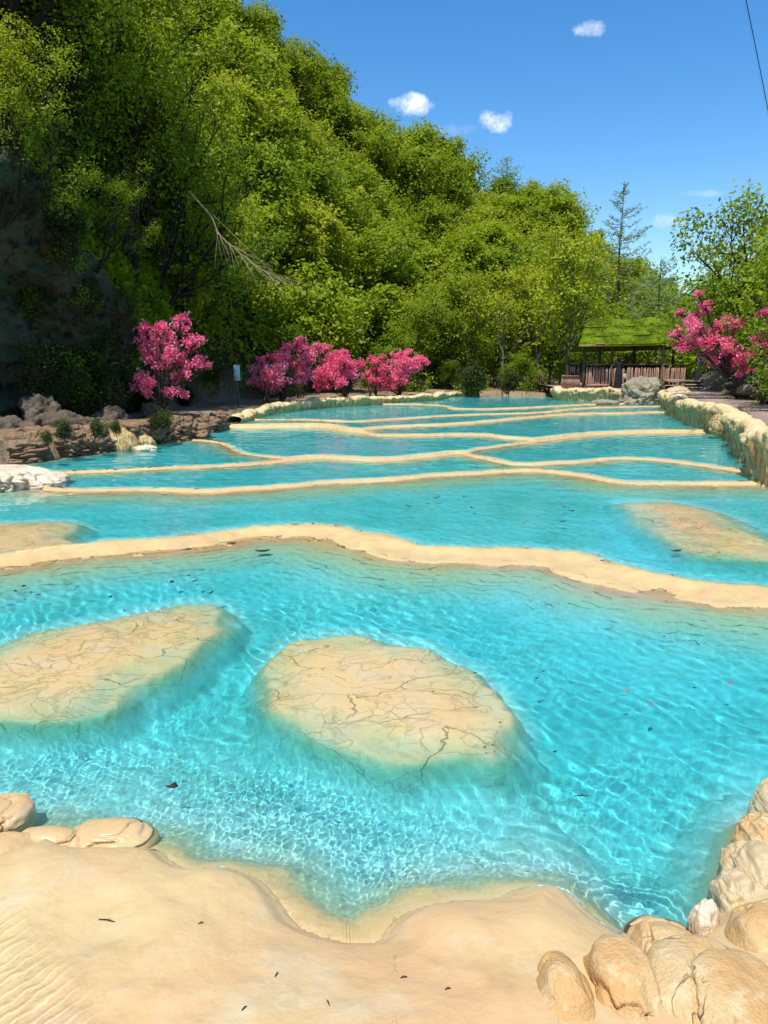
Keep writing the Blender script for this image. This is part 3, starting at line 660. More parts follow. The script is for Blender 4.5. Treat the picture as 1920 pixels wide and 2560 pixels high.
# ------------------------------------------------------------------ rocks
def ico(sub):
    bm = bmesh.new(); bmesh.ops.create_icosphere(bm, subdivisions=sub, radius=1)
    v = np.array([q.co[:] for q in bm.verts]); f = np.array([[q.index for q in g.verts] for g in bm.faces]); bm.free(); return v, f
ICO5 = ico(6); ICO4 = ico(5); ICO2 = ico(3)
def rock(name, c, r, label, mat, seed=0, amp=.22, freq=1.2, strata=0, flute=0, rz=0, base=ICO4, group=None, boxy=.0, cat='rock', oc=5, fold=0):
    v, f = base; d = v.copy()
    if boxy: d = np.sign(d) * np.abs(d) ** (1 - boxy); d /= np.linalg.norm(d, axis=1)[:, None] ** (1 - boxy * .4)
    k = 1 + amp * fbm(v[:, 0] * freq + seed * 7.1, v[:, 1] * freq, v[:, 2] * freq + seed, oc, .5)
    if oc > 2: k = k - amp * .5 * np.abs(fbm(v[:, 0] * freq * 2.2 + seed, v[:, 1] * freq * 2.2 + 3, v[:, 2] * freq * 2.2, 3))
    rr = np.random.default_rng(seed + 100)
    for q in range(fold):
        nn = rr.normal(size=3) * [1, .6, .7]; nn /= np.linalg.norm(nn); dd = v @ nn - rr.uniform(-.35, .35) + .22 * fbm(v[:, 0] * 1.6 + q, v[:, 1] * 1.6, v[:, 2] * 1.6 + seed, 3)
        k = k - .11 * np.exp(-(dd / .035) ** 2) - .05 * np.exp(-(dd / .16) ** 2) + .03 * np.sign(dd) * np.exp(-np.abs(dd) / .25)
    if strata:
        zz = v[:, 2] * r[2] * 22 + 1.6 * fbm(v[:, 0] * 2 + seed, v[:, 1] * 2, v[:, 2], 3)
        k = k + strata * (np.abs(np.sin(zz * 1.3)) - .5) + strata * .6 * fbm(v[:, 0] * 8, v[:, 1] * 8, v[:, 2] * 14 + seed, 3)
    if flute:
        th = np.arctan2(v[:, 1], v[:, 0]); k = k + flute * (np.abs(np.sin(th * 13 + 1.5 * fbm(v[:, 0] * 2, v[:, 1] * 2, v[:, 2] * 2 + seed))) - .5) * np.sqrt(np.clip(1 - v[:, 2] ** 2, 0, 1))
    d = d * k[:, None] * np.asarray(r)
    o = link(name, mesh_np(name, d, f, M[mat], True)); o.location = c; o.rotation_euler = (0, 0, rz); o.cycles.is_caustics_receiver = True
    return tag(o, label, cat, group)
def rockpx(u, v, z, ru, h, label, mat, dy=None, **kw):
    """a rock whose middle stands at photo point u,v on height z; ru = half width in photo px, h = half height in m"""
    p = at_z(u, v, z); px = p[1] / math.cos(PITCH) / F
    rx = ru * px * 1.05
    return rock('rock', (p[0], p[1], z), (rx, dy or rx * .8, h), label, mat, **kw)
B5 = dict(base=ICO5)
SM = dict(base=ICO5, oc=2, fold=1)
rockpx(1408, 2545, .12, 92, .20, 'smooth orange boulder at the bottom edge, beside the flat tan slab', 'boulder', seed=1, amp=.16, freq=1.3, boxy=.3, dy=.20, **SM)
rockpx(1550, 2520, .12, 100, .22, 'orange boulder with a pale bright top, between two other orange boulders at the water edge', 'boulder', seed=2, amp=.17, freq=1.3, boxy=.3, dy=.24, **SM)
rockpx(1800, 2560, .08, 225, .25, 'largest smooth peach boulder filling the bottom right corner', 'boulder', seed=3, amp=.13, freq=1.3, boxy=.35, dy=.34, **SM)
rockpx(1915, 2400, .06, 105, .25, 'rounded yellow boulder at the right edge above the largest peach boulder', 'boulder', seed=4, amp=.15, freq=1.3, boxy=.25, dy=.22, **SM)
rockpx(1842, 2280, -.02, 66, .20, 'cream lobed boulder with a dark split, standing in the pool corner', 'palerock', seed=5, amp=.2, boxy=.25, dy=.16, base=ICO5, oc=3)
rockpx(1760, 2330, .0, 40, .15, 'small pointed white rock at the corner of the near pool', 'whiterock', seed=6, amp=.22, dy=.09)
rockpx(1612, 2425, .08, 40, .19, 'small brown boulder wedged between the orange boulders', 'boulder', seed=7, amp=.16, dy=.12, **SM)
rockpx(1660, 2390, -.05, 110, .13, 'low brown rock half under water behind the orange boulders', 'boulder', seed=17, amp=.16, dy=.2, **SM)
for k, (u, v, ru, h, lab) in enumerate([(1892, 2222, 82, .20, 'cream flowstone of rolled folds at the right water edge, nearest the lobed boulder'), (1930, 2150, 92, .25, 'middle layered flowstone at the right edge of the near pool'), (1960, 2075, 84, .25, 'topmost layered flowstone at the right edge of the near pool')]):
    rockpx(u, v, .0, ru, h, lab, 'boulder' if k == 1 else 'palerock', seed=8 + k, amp=.16, strata=.05, dy=.24, boxy=.3, base=ICO5, oc=3)
rockpx(283, 2108, -.06, 128, .115, 'rounded tan boulder half in the water at the lower left', 'trav', seed=12, amp=.12, boxy=.5, dy=.17, **SM)
rockpx(5, 2060, -.05, 84, .14, 'peach boulder at the left edge of the near pool', 'trav', seed=13, amp=.14, boxy=.5, dy=.2, **SM)
rockpx(5, 2160, -.03, 84, .14, 'grey peach boulder at the left edge beside the big flat slab', 'trav', seed=14, amp=.14, boxy=.5, dy=.17, **SM)
rockpx(125, 2125, -.05, 95, .12, 'low wet slab between two boulders at the lower left', 'trav', seed=15, amp=.14, boxy=.4, dy=.13, **SM)
# white flowstone mound by the left bank
rockpx(15, 1203, .17, 122, .33, 'bright white fluted flowstone mound at the left end of the pools', 'whiterock', seed=20, amp=.16, flute=.16, dy=1.0, base=ICO5, oc=3)
rockpx(300, 1118, .25, 44, .62, 'domed golden dripstone stump standing at the left bank', 'drip', seed=21, amp=.1, flute=.07, dy=.45)
rockpx(352, 1114, .25, 34, .36, 'small fluted dripstone hump beside the golden stump', 'drip', seed=22, amp=.15, flute=.08, dy=.4)
rockpx(362, 1124, .22, 26, .13, 'small white rock at the foot of the golden stump', 'whiterock', seed=23, amp=.25, dy=.2)
lb = [(-30, 1150, 110, .42), (60, 1142, 90, .5), (140, 1134, 80, .5), (205, 1128, 66, .44), (250, 1124, 50, .34), (410, 1102, 60, .45), (465, 1094, 50, .48), (520, 1078, 40, .45), (550, 1066, 34, .45)]
for k, (u, v, ru, h) in enumerate(lb):
    rockpx(u, v - 6, .28, ru, h, 'layered brown rock on the shaded left bank', 'strata', seed=30 + k, amp=.34, freq=1.7, strata=.13, dy=.8, group='layered rocks along the left bank', base=ICO5)
for k, (u, v, ru, h) in enumerate([(70, 1098, 44, .32), (130, 1096, 36, .28), (190, 1090, 40, .3), (245, 1088, 34, .26), (330, 1080, 40, .3), (385, 1074, 36, .3), (440, 1066, 36, .28), (572, 1046, 30, .3)]):
    rockpx(u, v, .62 if k < 7 else .42, ru, h, 'layered brown rock on the shaded left bank', 'strata', seed=140 + k, amp=.34, freq=1.7, strata=.10, dy=.5, group='layered rocks along the left bank')
for k, (u, v, y, ru, h) in enumerate([(110, 1045, 22.3, 52, .7), (165, 1078, 22, 60, .55), (225, 1082, 23, 50, .5), (30, 1085, 21, 70, .5), (390, 1030, 26, 30, .35), (280, 1060, 24.5, 40, .5)]):
    p = at_y(u, v, y)
    rock('rock', p, (ru * y / F, .6, h), 'grey brown limestone block under the cliff on the left bank', 'darkrock', seed=50 + k, amp=.3, freq=1.6, group='limestone blocks under the cliff')
# the boulder before the deck and small stones
p = at_z(1606, 1008, .5); rock('rock', p + [0, .3, .25], (1.12, .7, .98), 'large grey cracked boulder rising from the pool before the pavilion deck', 'grey', seed=61, amp=.28, freq=1.5, base=ICO5)
p = at_z(1512, 1008, .5); rock('rock', p + [0, -.1, .02], (.8, .3, .16), 'flat grey stone in the water below the deck wall', 'grey', seed=62, amp=.25)
p = at_z(1690, 1000, .8); rock('rock', p + [0, 0, .15], (.75, .7, .42), 'peach flowstone hump at the bend of the pool wall', 'palerock', seed=63, amp=.2, flute=.05, base=ICO5)
p = at_z(1808, 1082, .36); rock('rock', p + [0, 0.1, .22], (.42, .34, .36), 'square cream block of stacked layers against the right pool wall', 'drip', seed=64, amp=.1, strata=.07, boxy=.45, base=ICO5)
for k, (u, v, y, ru, h, m) in enumerate([(1868, 975, 29, 20, .22, 'grey'), (1900, 985, 28, 26, .26, 'darkrock'), (1846, 983, 30, 18, .18, 'darkrock'), (1892, 960, 30, 26, .28, 'darkrock'), (1930, 995, 26, 30, .26, 'darkrock'), (1856, 955, 32, 24, .28, 'darkrock'), (1915, 962, 29, 26, .25, 'darkrock'), (1830, 965, 33, 18, .2, 'darkrock')]):
    p = at_y(u, v, y); rock('rock', p, (ru * y / F, .5, h), 'pale grey rock among dark stones on the right bank' if m == 'grey' else 'dark stone on the right bank beside the walkway', m, seed=70 + k, amp=.3, freq=1.7, group=None if m == 'grey' else 'dark stones on the right bank')
# ------------------------------------------------------------------ the cliff
nt_, nh = 420, 240
tg = np.linspace(-.85, -.285, nt_); yb = np.interp(tg, TK, YF) - .3
top = np.interp(tg, [-.85, -.6, -.5, -.44, -.41, -.37, -.33, -.305, -.285], [11, 9.5, 8.4, 7.9, 6.2, 5.3, 4.4, 2.8, .6])
top = top + .9 * fbm(tg * 22, tg * 0, 4, 3) * smooth(-tg, .28, .34)
Ag = np.linspace(0, 1, nh)
T2, A2 = np.meshgrid(tg, Ag, indexing='ij'); yb2 = np.repeat(yb[:, None], nh, 1); tp = np.repeat(top[:, None], nh, 1)
zz = np.where(A2 < .85, .3 + (tp - .3) * (A2 / .85), tp)
bk = np.where(A2 < .85, 0, (A2 - .85) / .15 * 4.5)
xx = T2 * yb2
dn = 1.1 * fbm(xx * .35, zz * .22, 2, 5, .55) - .75 * np.abs(fbm(xx * .9, zz * .45, 5, 4)) + .30 * np.abs(fbm(xx * 2.2, zz * 1.9, 15, 4)) + .12 * fbm(xx * 5, zz * 4, 8, 3)
over = .9 * smooth(zz / tp, .35, .95) * (A2 < .9) - .8 * (1 - smooth(zz, .3, 3))
dirx, diry = -T2 / np.hypot(T2, 1), -1 / np.hypot(T2, 1)
offm = (dn + over) * (1 - smooth(A2, .85, .95)) - bk
Vv = np.stack([xx + dirx * offm, yb2 + diry * offm, zz + .25 * dn * (A2 > .8)], -1)
Vv_cliff = Vv
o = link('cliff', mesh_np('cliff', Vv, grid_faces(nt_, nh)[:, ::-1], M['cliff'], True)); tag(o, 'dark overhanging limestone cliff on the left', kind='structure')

# ------------------------------------------------------------------ plants
def leaf_cards(rng, C, size, up=.5, aspect=.55, out=None):
    n = len(C); nrm = rng.normal(size=(n, 3)); nrm /= np.linalg.norm(nrm, axis=1)[:, None]; nrm[:, 2] = nrm[:, 2] * .8 + up
    if out is not None: nrm += out
    nrm /= np.linalg.norm(nrm, axis=1)[:, None] + 1e-9
    a = np.cross(nrm, rng.normal(size=(n, 3))); a /= np.linalg.norm(a, axis=1)[:, None] + 1e-9; b = np.cross(nrm, a)
    L = (size * rng.uniform(.6, 1.3, n))[:, None]
    V = np.stack([C - a * L * .5, C + b * L * aspect * .5 - nrm * L * .06, C + a * L * .5, C - b * L * aspect * .5 - nrm * L * .06], 1)
    return V.reshape(-1, 3), np.arange(4 * n).reshape(n, 4)
def grow(rng, p, d, L, r, lev, tubes, tips, nb=(5, 4, 3), spread=.7, up=.12, wob=.14, shrink=.62, first=.35):
    st = 6; P = [np.array(p, float)]; d = np.array(d, float); d /= np.linalg.norm(d)
    for k in range(st):
        d = d + rng.normal(size=3) * wob + np.array([0, 0, up]); d /= np.linalg.norm(d); P.append(P[-1] + d * L / st)
    P = np.array(P); R = r * np.linspace(1, .45, st + 1); tubes.append((P, R))
    if lev == 0:
        tips.append(P[2:]); return
    n = nb[min(lev, len(nb)) - 1] if len(nb) >= lev else nb[-1]
    n = nb[-lev] if lev <= len(nb) else nb[0]
    ph = rng.uniform(0, 6.3)
    for b in range(n):
        f = first + (1 - first) * (b + rng.uniform(.2, .9)) / n; k = min(f * st, st - .01); i = int(k); q = P[i] + (P[i + 1] - P[i]) * (k - i)
        dd = P[i + 1] - P[i]; dd /= np.linalg.norm(dd)
        ph += 2.4 + rng.normal() * .4
        e = np.cross(dd, [.3, .2, 1.]); e /= np.linalg.norm(e); g = np.cross(dd, e); pr = e * math.cos(ph) + g * math.sin(ph)
        sp_ = spread * rng.uniform(.75, 1.25)
        grow(rng, q, dd * math.cos(sp_) + pr * math.sin(sp_), L * shrink * rng.uniform(.75, 1.15) * (1.1 - .4 * f), R[i] * .6, lev - 1, tubes, tips, nb, spread, up, wob, shrink, .2)
def plant_meshes(name, seed, h, lean=(0, 0, 1), lev=2, nb=(5, 4), spread=.75, leaves=5000, size=.2, clump=.55, r=.12, mat_leaf='leaf_mid', mat_bark='bark_dark', stems=1, up=.12, trunk=.62, wob=.14, first=.35, shrink=.62, upn=.8, sides=5):
    rng = np.random.default_rng(seed); tubes, tips = [], []
    for k in range(stems):
        dv = np.array(lean, float) + (rng.normal(size=3) * [.35, .35, .05] if stems > 1 else 0)
        grow(rng, (rng.normal() * .15 * (stems > 1), rng.normal() * .15 * (stems > 1), -.25), dv, h * trunk * (rng.uniform(.8, 1.1) if stems > 1 else 1), r, lev, tubes, tips, nb, spread, up, wob, shrink, first)
    mb = MB()
    for P, R in tubes: mb.tube(P, np.maximum(R, .008), sides)
    T = np.concatenate(tips); ti = np.repeat(np.arange(len(tips)), [len(q) for q in tips])
    k = rng.integers(0, len(T), leaves)
    g = rng.normal(size=(leaves, 3)) * clump * [1, 1, .62]
    C = T[k] + g
    wv = np.stack([fbm(C[:, 0] * .75 + seed, C[:, 1] * .75, C[:, 2] * .75 + 11 * q, 2) for q in range(3)], -1); C = C + wv * clump * 1.1
    keep = fbm(C[:, 0] * 1.25, C[:, 1] * 1.25 + seed, C[:, 2] * 1.6, 3) > -.22; C = C[keep]; g = g[keep]; k = k[keep]; leaves = len(C)
    Vl, Fl = leaf_cards(rng, C, size, upn, .6, g / (clump + 1e-6) * .35)
    ctint = rng.uniform(0, 1, len(tips))
    tint = np.clip(.3 + .35 * ctint[ti[k]] + rng.normal(size=leaves) * .14, 0, 1)
    lm = mesh_np(name + '_crown', Vl, Fl, M[mat_leaf], False, dict(tint=np.repeat(tint, 4)))
    return mb.mesh(name + '_trunk', M[mat_bark]), lm
def make_plant(kind, meshes, loc, label, cat, group=None, rz=0, sc=1., crown='crown', trunk='trunk'):
    t = thing(kind, loc, label, cat, group, rz); t.scale = (sc, sc, sc) if np.isscalar(sc) else sc
    link(trunk, meshes[0], t); link(crown, meshes[1], t); return t
M['leaf_mid'] = m_leaf('leaves_spring', ((.195, .265, .010), (.30, .38, .014), (.42, .47, .022)), .5)
M['leaf_yellow'] = m_leaf('leaves_yellow_green', ((.27, .32, .012), (.39, .44, .018), (.49, .49, .03)), .5)
M['leaf_dark'] = m_leaf('leaves_dark', ((.14, .22, .010), (.22, .32, .012), (.30, .40, .016)), .48)
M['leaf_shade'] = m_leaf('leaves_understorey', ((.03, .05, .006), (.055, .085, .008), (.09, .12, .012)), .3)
M['needle'] = m_leaf('larch_needles', ((.30, .42, .17), (.38, .50, .20), (.44, .56, .24)), .55)
M['pink'] = m_leaf('pink_blossom', ((.86, .07, .22), (.93, .20, .36), (.97, .55, .64)), .5, .2)
M['bark_dark'] = m_bark('dark_bark', (.035, .028, .02), (.07, .055, .04)); M['bark_black'] = m_bark('black_bark', (.018, .014, .010), (.035, .028, .02)); M['bark_pale'] = m_bark('pale_bark', (.20, .17, .11), (.13, .11, .075))

HB = dict(lev=2, spread=.95, trunk=.55, r=.13, sides=4, wob=.24)
hill_protos = [
  (plant_meshes('hill_tree', 1, 6.2, nb=(8, 5), leaves=10500, size=.22, clump=.50, mat_leaf='leaf_mid', **HB), 0),
  (plant_meshes('hill_tree', 2, 5.6, nb=(9, 5), leaves=10500, size=.21, clump=.46, mat_leaf='leaf_mid', **HB), 0),
  (plant_meshes('hill_tree', 3, 6.6, nb=(8, 6), leaves=11000, size=.22, clump=.48, mat_leaf='leaf_mid', **HB), 0),
  (plant_meshes('hill_tree', 4, 6.0, nb=(8, 5), leaves=10000, size=.21, clump=.46, mat_leaf='leaf_yellow', **HB), 1),
  (plant_meshes('hill_tree', 5, 6.4, nb=(8, 5), leaves=10500, size=.22, clump=.50, mat_leaf='leaf_dark', **HB), 2)]
HLAB = [('bright green leafy tree in the wood on the steep hillside', 'green trees on the hillside'), ('yellow green leafy tree in the wood on the steep hillside', 'yellow green trees on the hillside'), ('darker green leafy tree in the wood on the steep hillside', 'dark green trees on the hillside')]
rng = np.random.default_rng(11); pts = []
for tr in range(60000):
    t = rng.uniform(-.62, .46); a = np.interp(t, TK, YF); b = np.interp(t, TK, YRG); y = a + (b - a) * rng.uniform(.02, 1.06) ** .9; x = t * y
    if t < -.28 and y < a + 3.5: continue
    dmin = 2.35 + .010 * y
    if all((x - q[0]) ** 2 + (y - q[1]) ** 2 > dmin * dmin for q in pts): pts.append((x, y))
    if len(pts) >= 298: break
print('HILL TREES', len(pts))
for k, (x, y) in enumerate(pts):
    z = ground_z(np.array([x]), np.array([y]))[0][0]
    pr = int(rng.choice(5, p=[.27, .25, .22, .14, .12]))
    ms, li = hill_protos[pr]
    make_plant('broadleaf_tree', ms, (x, y, z - .1), HLAB[li][0], 'tree', HLAB[li][1], rng.uniform(0, 6.3), tuple(rng.uniform(.85, 1.3) * (1 + .0015 * y) * np.array([rng.uniform(.85, 1.3), rng.uniform(.85, 1.3), rng.uniform(.75, 1.15)])))
# leafy ground cover that fills the wood floor
n = 150000; tt = rng.uniform(-.66, .5, n); a = np.interp(tt, TK, YF); b = np.interp(tt, TK, YRG); yy = a + (b - a) * rng.uniform(.0, 1.08, n); q_ = np.arange(n) < 34000; tt[q_] = rng.uniform(-.58, -.27, 34000); yy[q_] = np.interp(tt[q_], TK, YF) + rng.uniform(.3, 7, 34000); xx = tt * yy
zz = ground_z(xx, yy)[0]; cl = fbm(xx * .35, yy * .35, 2, 3); ok = (cl > -.35) | q_; cl = np.where(q_, np.maximum(cl, .1), cl)
C = np.stack([xx, yy, zz + rng.uniform(0, 1, n) ** .6 * 2.6 * np.clip(cl + .55, 0, 1.2)], -1)[ok]
Vl, Fl = leaf_cards(rng, C, .34, .7, .6)
o = link('undergrowth', mesh_np('undergrowth', Vl, Fl, M['leaf_mid'], False, dict(tint=np.repeat(np.clip(rng.normal(.35, .2, len(C)), 0, 1), 4)))); tag(o, 'leafy undergrowth covering the forest floor on the hillside', kind='stuff')

# trees leaning out over the left bank
LT = dict(lev=3, nb=(6, 4, 3), spread=.55, trunk=.7, wob=.12, up=.05, first=.3, shrink=.6)
lean_protos = [plant_meshes('leaning', 21, 8.5, (.42, -.25, 1), leaves=7500, size=.14, clump=.36, r=.12, mat_leaf='leaf_yellow', mat_bark='bark_black', **LT),
               plant_meshes('leaning', 22, 7.5, (.6, -.2, 1), leaves=7000, size=.13, clump=.36, r=.10, mat_leaf='leaf_mid', mat_bark='bark_black', stems=2, **dict(LT, nb=(5, 3, 3))),
               plant_meshes('leaning', 23, 8., (.5, -.3, 1), leaves=7500, size=.14, clump=.36, r=.12, mat_leaf='leaf_mid', mat_bark='bark_black', **LT)]
spots = [(-60, 330, 21, 0), (40, 330, 23, 2), (120, 420, 25, 1), (215, 560, 26.5, 0), (300, 620, 28, 1), (355, 700, 31.5, 2), (30, 180, 24, 1), (190, 320, 28, 2), (300, 430, 31, 0), (410, 790, 32, 1), (470, 850, 34, 2), (-120, 480, 19.5, 2), (100, 200, 27, 0), (420, 640, 34, 2), (540, 880, 38, 1), (-40, 120, 22, 0), (330, 860, 29, 1), (180, 90, 29, 1)]
for k, (u, v, y, m) in enumerate(spots):
    tq = (u - 960) / F * 1.02; y = max(y, np.interp(tq, TK, YF) + 2.4); x = tq * y; z = ground_z(np.array([x]), np.array([y]))[0][0]
    make_plant('broadleaf_tree', lean_protos[m], (x, y, z - .2), 'dark stemmed tree leaning out from the cliff over the left bank', 'tree', 'dark stemmed trees leaning from the left cliff', rng.uniform(.6, 1.1) if y < 31 else rng.uniform(-.5, .5), rng.uniform(.85, 1.2))

for k, (t_, hf, m, sc) in enumerate([(-.49, .6, 1, .6), (-.475, .7, 0, .55), (-.36, .8, 1, .42)]):
    q = Vv_cliff[int(np.argmin(np.abs(tg - t_))), int(hf * nh)]
    make_plant('broadleaf_tree', lean_protos[m], (q[0], q[1] + .15, q[2]), 'small dark stemmed tree rooted in the face of the left cliff', 'tree', 'small trees on the cliff face', rng.uniform(.7, 1.2), sc)
# slender trees along the foot of the hill behind the pools
foot_protos = [plant_meshes('foot', 31, 8, (0, 0, 1), leaves=8000, size=.16, clump=.42, r=.10, mat_leaf='leaf_yellow', lev=3, nb=(9, 4, 2), spread=.6, trunk=.75, first=.3, shrink=.45, mat_bark='bark_pale'),
               plant_meshes('foot', 32, 7, (.1, 0, 1), leaves=9000, size=.17, clump=.45, r=.09, mat_leaf='leaf_mid', lev=3, nb=(9, 4, 3), spread=.7, trunk=.72, first=.18, shrink=.5),
               plant_meshes('foot', 33, 6, (-.1, 0, 1), leaves=8000, size=.17, clump=.45, r=.08, mat_leaf='leaf_dark', lev=3, nb=(8, 4, 3), spread=.8, trunk=.6, first=.12, shrink=.55)]
for k, (u, y, m, sc) in enumerate([(1000, 48, 1, .9), (1080, 50, 2, .9), (1140, 49, 1, 1.0), (1200, 51, 0, 1.), (1255, 48.5, 0, 1.05), (1300, 51, 2, 1.1), (1350, 50, 0, 1.1), (1415, 46.5, 0, 1.25), (1440, 50, 2, .95), (1490, 52, 1, 1.15), (1560, 54, 2, 1.2), (1620, 55, 1, 1.1), (1690, 55, 2, 1.2), (940, 47, 2, .7), (860, 46, 2, .9), (1050, 51, 1, 1.2), (1380, 54, 1, 1.2), (1230, 55, 2, 1.2), (780, 45, 2, .9), (700, 42, 2, .8), (1170, 53, 2, .9), (1330, 47.5, 2, .5), (1270, 47.5, 2, .45), (1010, 47, 2, .42), (1130, 48.5, 2, .42), (1400, 47, 2, .42)]):
    x = ray(u, 900)[0] / ray(u, 900)[1] * y; z = ground_z(np.array([x]), np.array([y * 1.]))[0][0]
    lab = ['slender pale barked tree with thin yellow green leaves behind the far pools', 'mid green tree at the foot of the hill behind the far pools', 'bushy dark green tree at the foot of the hill behind the far pools'][m]
    make_plant('slender_tree' if m == 0 else 'bushy_tree', foot_protos[m], (x, y, z - .1), lab, 'tree', ['pale barked trees behind the far pools', 'mid green trees behind the far pools', 'bushy trees behind the far pools'][m], rng.uniform(0, 6.3), sc)
# right bank
right_protos = [plant_meshes('right', 41, 8, (-.35, -.1, 1), leaves=6000, size=.17, clump=.42, r=.11, mat_leaf='leaf_mid', lev=3, nb=(8, 4, 3), spread=.75, trunk=.62, first=.2, shrink=.6),
                plant_meshes('right', 42, 6, (-.2, -.1, 1), leaves=9000, size=.17, clump=.42, r=.09, mat_leaf='leaf_dark', lev=3, nb=(8, 4, 3), spread=.8, trunk=.6, first=.12, shrink=.55)]
RT = [(2000, 24, 0, .86, 'large leaved tree overhanging the right edge of the walkway'), (1890, 30, 0, 1.05, 'broad green tree rising behind the pink tree on the right bank'), (1800, 36, 1, 1.25, 'bushy dark tree to the right of the pavilion'),
      (1740, 47, 1, 1.3, 'rounded tree directly behind the right end of the pavilion'), (1900, 38, 1, 1.3, 'dark tree deep in the right bank thicket'), (1950, 28, 1, .95, 'low dark tree at the right edge behind the stones'), (1840, 44, 1, 1.35, 'tall bushy tree behind the thicket on the right bank'), (1930, 46, 0, 1.1, 'farthest broad tree in the right bank thicket'),(1945, 25.5, 1, .42, 'low leafy shrub above the dark stones beside the walkway'), (1990, 22, 1, .7, 'dark shrub cut by the right edge of the picture'), (1850, 33, 1, .5, 'small shrub under the pink tree by the walkway')]
for u, y, m, sc, lab in RT:
    x = (u - 960) / F * y * 1.02; z = ground_z(np.array([x]), np.array([y * 1.]))[0][0]
    make_plant('broadleaf_tree' if sc > .6 else 'shrub', right_protos[m], (x, y, z - .1), lab, 'tree' if sc > .6 else 'shrub', None, rng.uniform(-.5, .5), sc)
# larches
def larch(seed, h):
    rng = np.random.default_rng(seed); mb = MB(); z = np.linspace(0, h, 14)
    P = np.stack([.05 * np.sin(z * .8), .04 * np.cos(z * .7), z], -1); mb.tube(P, np.linspace(.10, .012, 14), 6); C = []
    for zz in np.arange(h * .14, h * .985, .16):
        f = 1 - zz / h
        for b in range(rng.integers(1, 3)):
            a = rng.uniform(0, 6.3); L = (.3 + 4.0 * f ** .85) * rng.uniform(.6, 1.1); q = np.linspace(0, 1, 7)
            B = np.stack([np.cos(a) * q * L, np.sin(a) * q * L, zz + .35 * q * L - .15 * L * np.sin(q * 3.1)], -1); B[:, :2] += rng.normal(size=(7, 2)) * .03
            mb.tube(B, np.linspace(.022, .007, 7), 4)
            for k in range(int(L * 11)):
                w_ = rng.uniform(.2, 1); i = min(int(w_ * 6), 5); C.append(B[i] + (B[i + 1] - B[i]) * (w_ * 6 - i) + rng.normal(size=3) * [.09, .09, .05])
    C = np.repeat(np.array(C), 3, 0) + rng.normal(size=(len(C) * 3, 3)) * .04
    Vl, Fl = leaf_cards(rng, C, .20, .5, .25)
    return mb.mesh('larch_trunk', M['bark_dark']), mesh_np('larch_crown', Vl, Fl, M['needle'], False, dict(tint=np.repeat(rng.uniform(0, 1, len(C)), 4)))
for u, vt, y, h, lab in [(1560, 452, 58, 10.5, 'sparse tall larch standing against the sky above the pavilion'), (1655, 640, 50, 7., 'short larch beside the tall one, right of it'), (1268, 392, 104, 4.6, 'lone conifer poking above the ridge line')]:
    p = at_y(u, vt, y); make_plant('larch_tree', larch(int(u), h), (p[0], y, p[2] - h), lab, 'tree', None, 0, 1.)

# understorey on the left bank and the back bank
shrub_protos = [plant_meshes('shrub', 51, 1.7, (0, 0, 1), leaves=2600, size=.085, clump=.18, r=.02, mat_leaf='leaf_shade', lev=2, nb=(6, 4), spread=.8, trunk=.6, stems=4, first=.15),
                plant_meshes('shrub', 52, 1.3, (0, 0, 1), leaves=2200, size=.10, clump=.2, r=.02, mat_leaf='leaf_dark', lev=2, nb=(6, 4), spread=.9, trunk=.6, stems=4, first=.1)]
for k in range(46):
    if k < 26: u = rng.uniform(90, 560); v = np.interp(u, [90, 300, 560], [1050, 1040, 1000]) + rng.uniform(-95, 15); y = np.interp(u, [90, 300, 560], [22.3, 25.3, 33]) + rng.uniform(-.5, 1.6); lab, grp = 'dark leafy shrub under the cliff on the left bank', 'shrubs under the left cliff'
    else: u = rng.uniform(600, 1400); y = rng.uniform(44.5, 48) if u > 780 else rng.uniform(38, 43); lab, grp = 'low leafy shrub at the foot of the wood behind the pools', 'shrubs at the foot of the wood'
    x = (u - 960) / F * y * 1.02; z = ground_z(np.array([x]), np.array([y]))[0][0]
    if k < 26: z = max(z, at_y(u, v, y)[2]) if z < 3 else at_y(u, v, y)[2]
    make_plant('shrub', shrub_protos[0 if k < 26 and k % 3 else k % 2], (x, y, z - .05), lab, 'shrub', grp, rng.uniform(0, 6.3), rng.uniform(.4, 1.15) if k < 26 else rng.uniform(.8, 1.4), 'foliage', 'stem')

for k in range(7):
    u = rng.uniform(60, 470); x, y = at_z(u, np.interp(u, [60, 470], [1128, 1070]), .6)[:2]
    make_plant('shrub', shrub_protos[0], (x, y + .5, .68), 'low dark shrub growing just behind the layered rocks of the left bank', 'shrub', 'low shrubs behind the layered rocks', rng.uniform(0, 6.3), rng.uniform(.25, .45), 'foliage', 'stem')
for k in range(22):
    t_ = rng.uniform(-.47, -.30) if k < 12 else rng.uniform(-.47, -.40); y = np.interp(t_, TK, YF) + (rng.uniform(1.6, 5.5) if k < 12 else rng.uniform(1.5, 2.8)); x = t_ * y; z = ground_z(np.array([x]), np.array([y]))[0][0]
    make_plant('shrub', shrub_protos[k % 2], (x, y, z - .1), 'leafy shrub clinging to the top of the dark cliff', 'shrub', 'shrubs on the cliff top', rng.uniform(0, 6.3), rng.uniform(1.1, 2.0), 'foliage', 'stem')
for k in range(34):
    t_ = rng.uniform(-.455, -.295); i_ = int(np.argmin(np.abs(tg - t_))); j_ = int(rng.uniform(.08, .84) * nh); q = Vv_cliff[i_, j_]
    make_plant('shrub', shrub_protos[k % 4 == 0], (q[0], q[1] + .1, q[2]), 'dark shrub growing out of the face of the left cliff', 'shrub', 'shrubs on the cliff face', rng.uniform(0, 6.3), rng.uniform(.5, 1.1), 'foliage', 'stem')
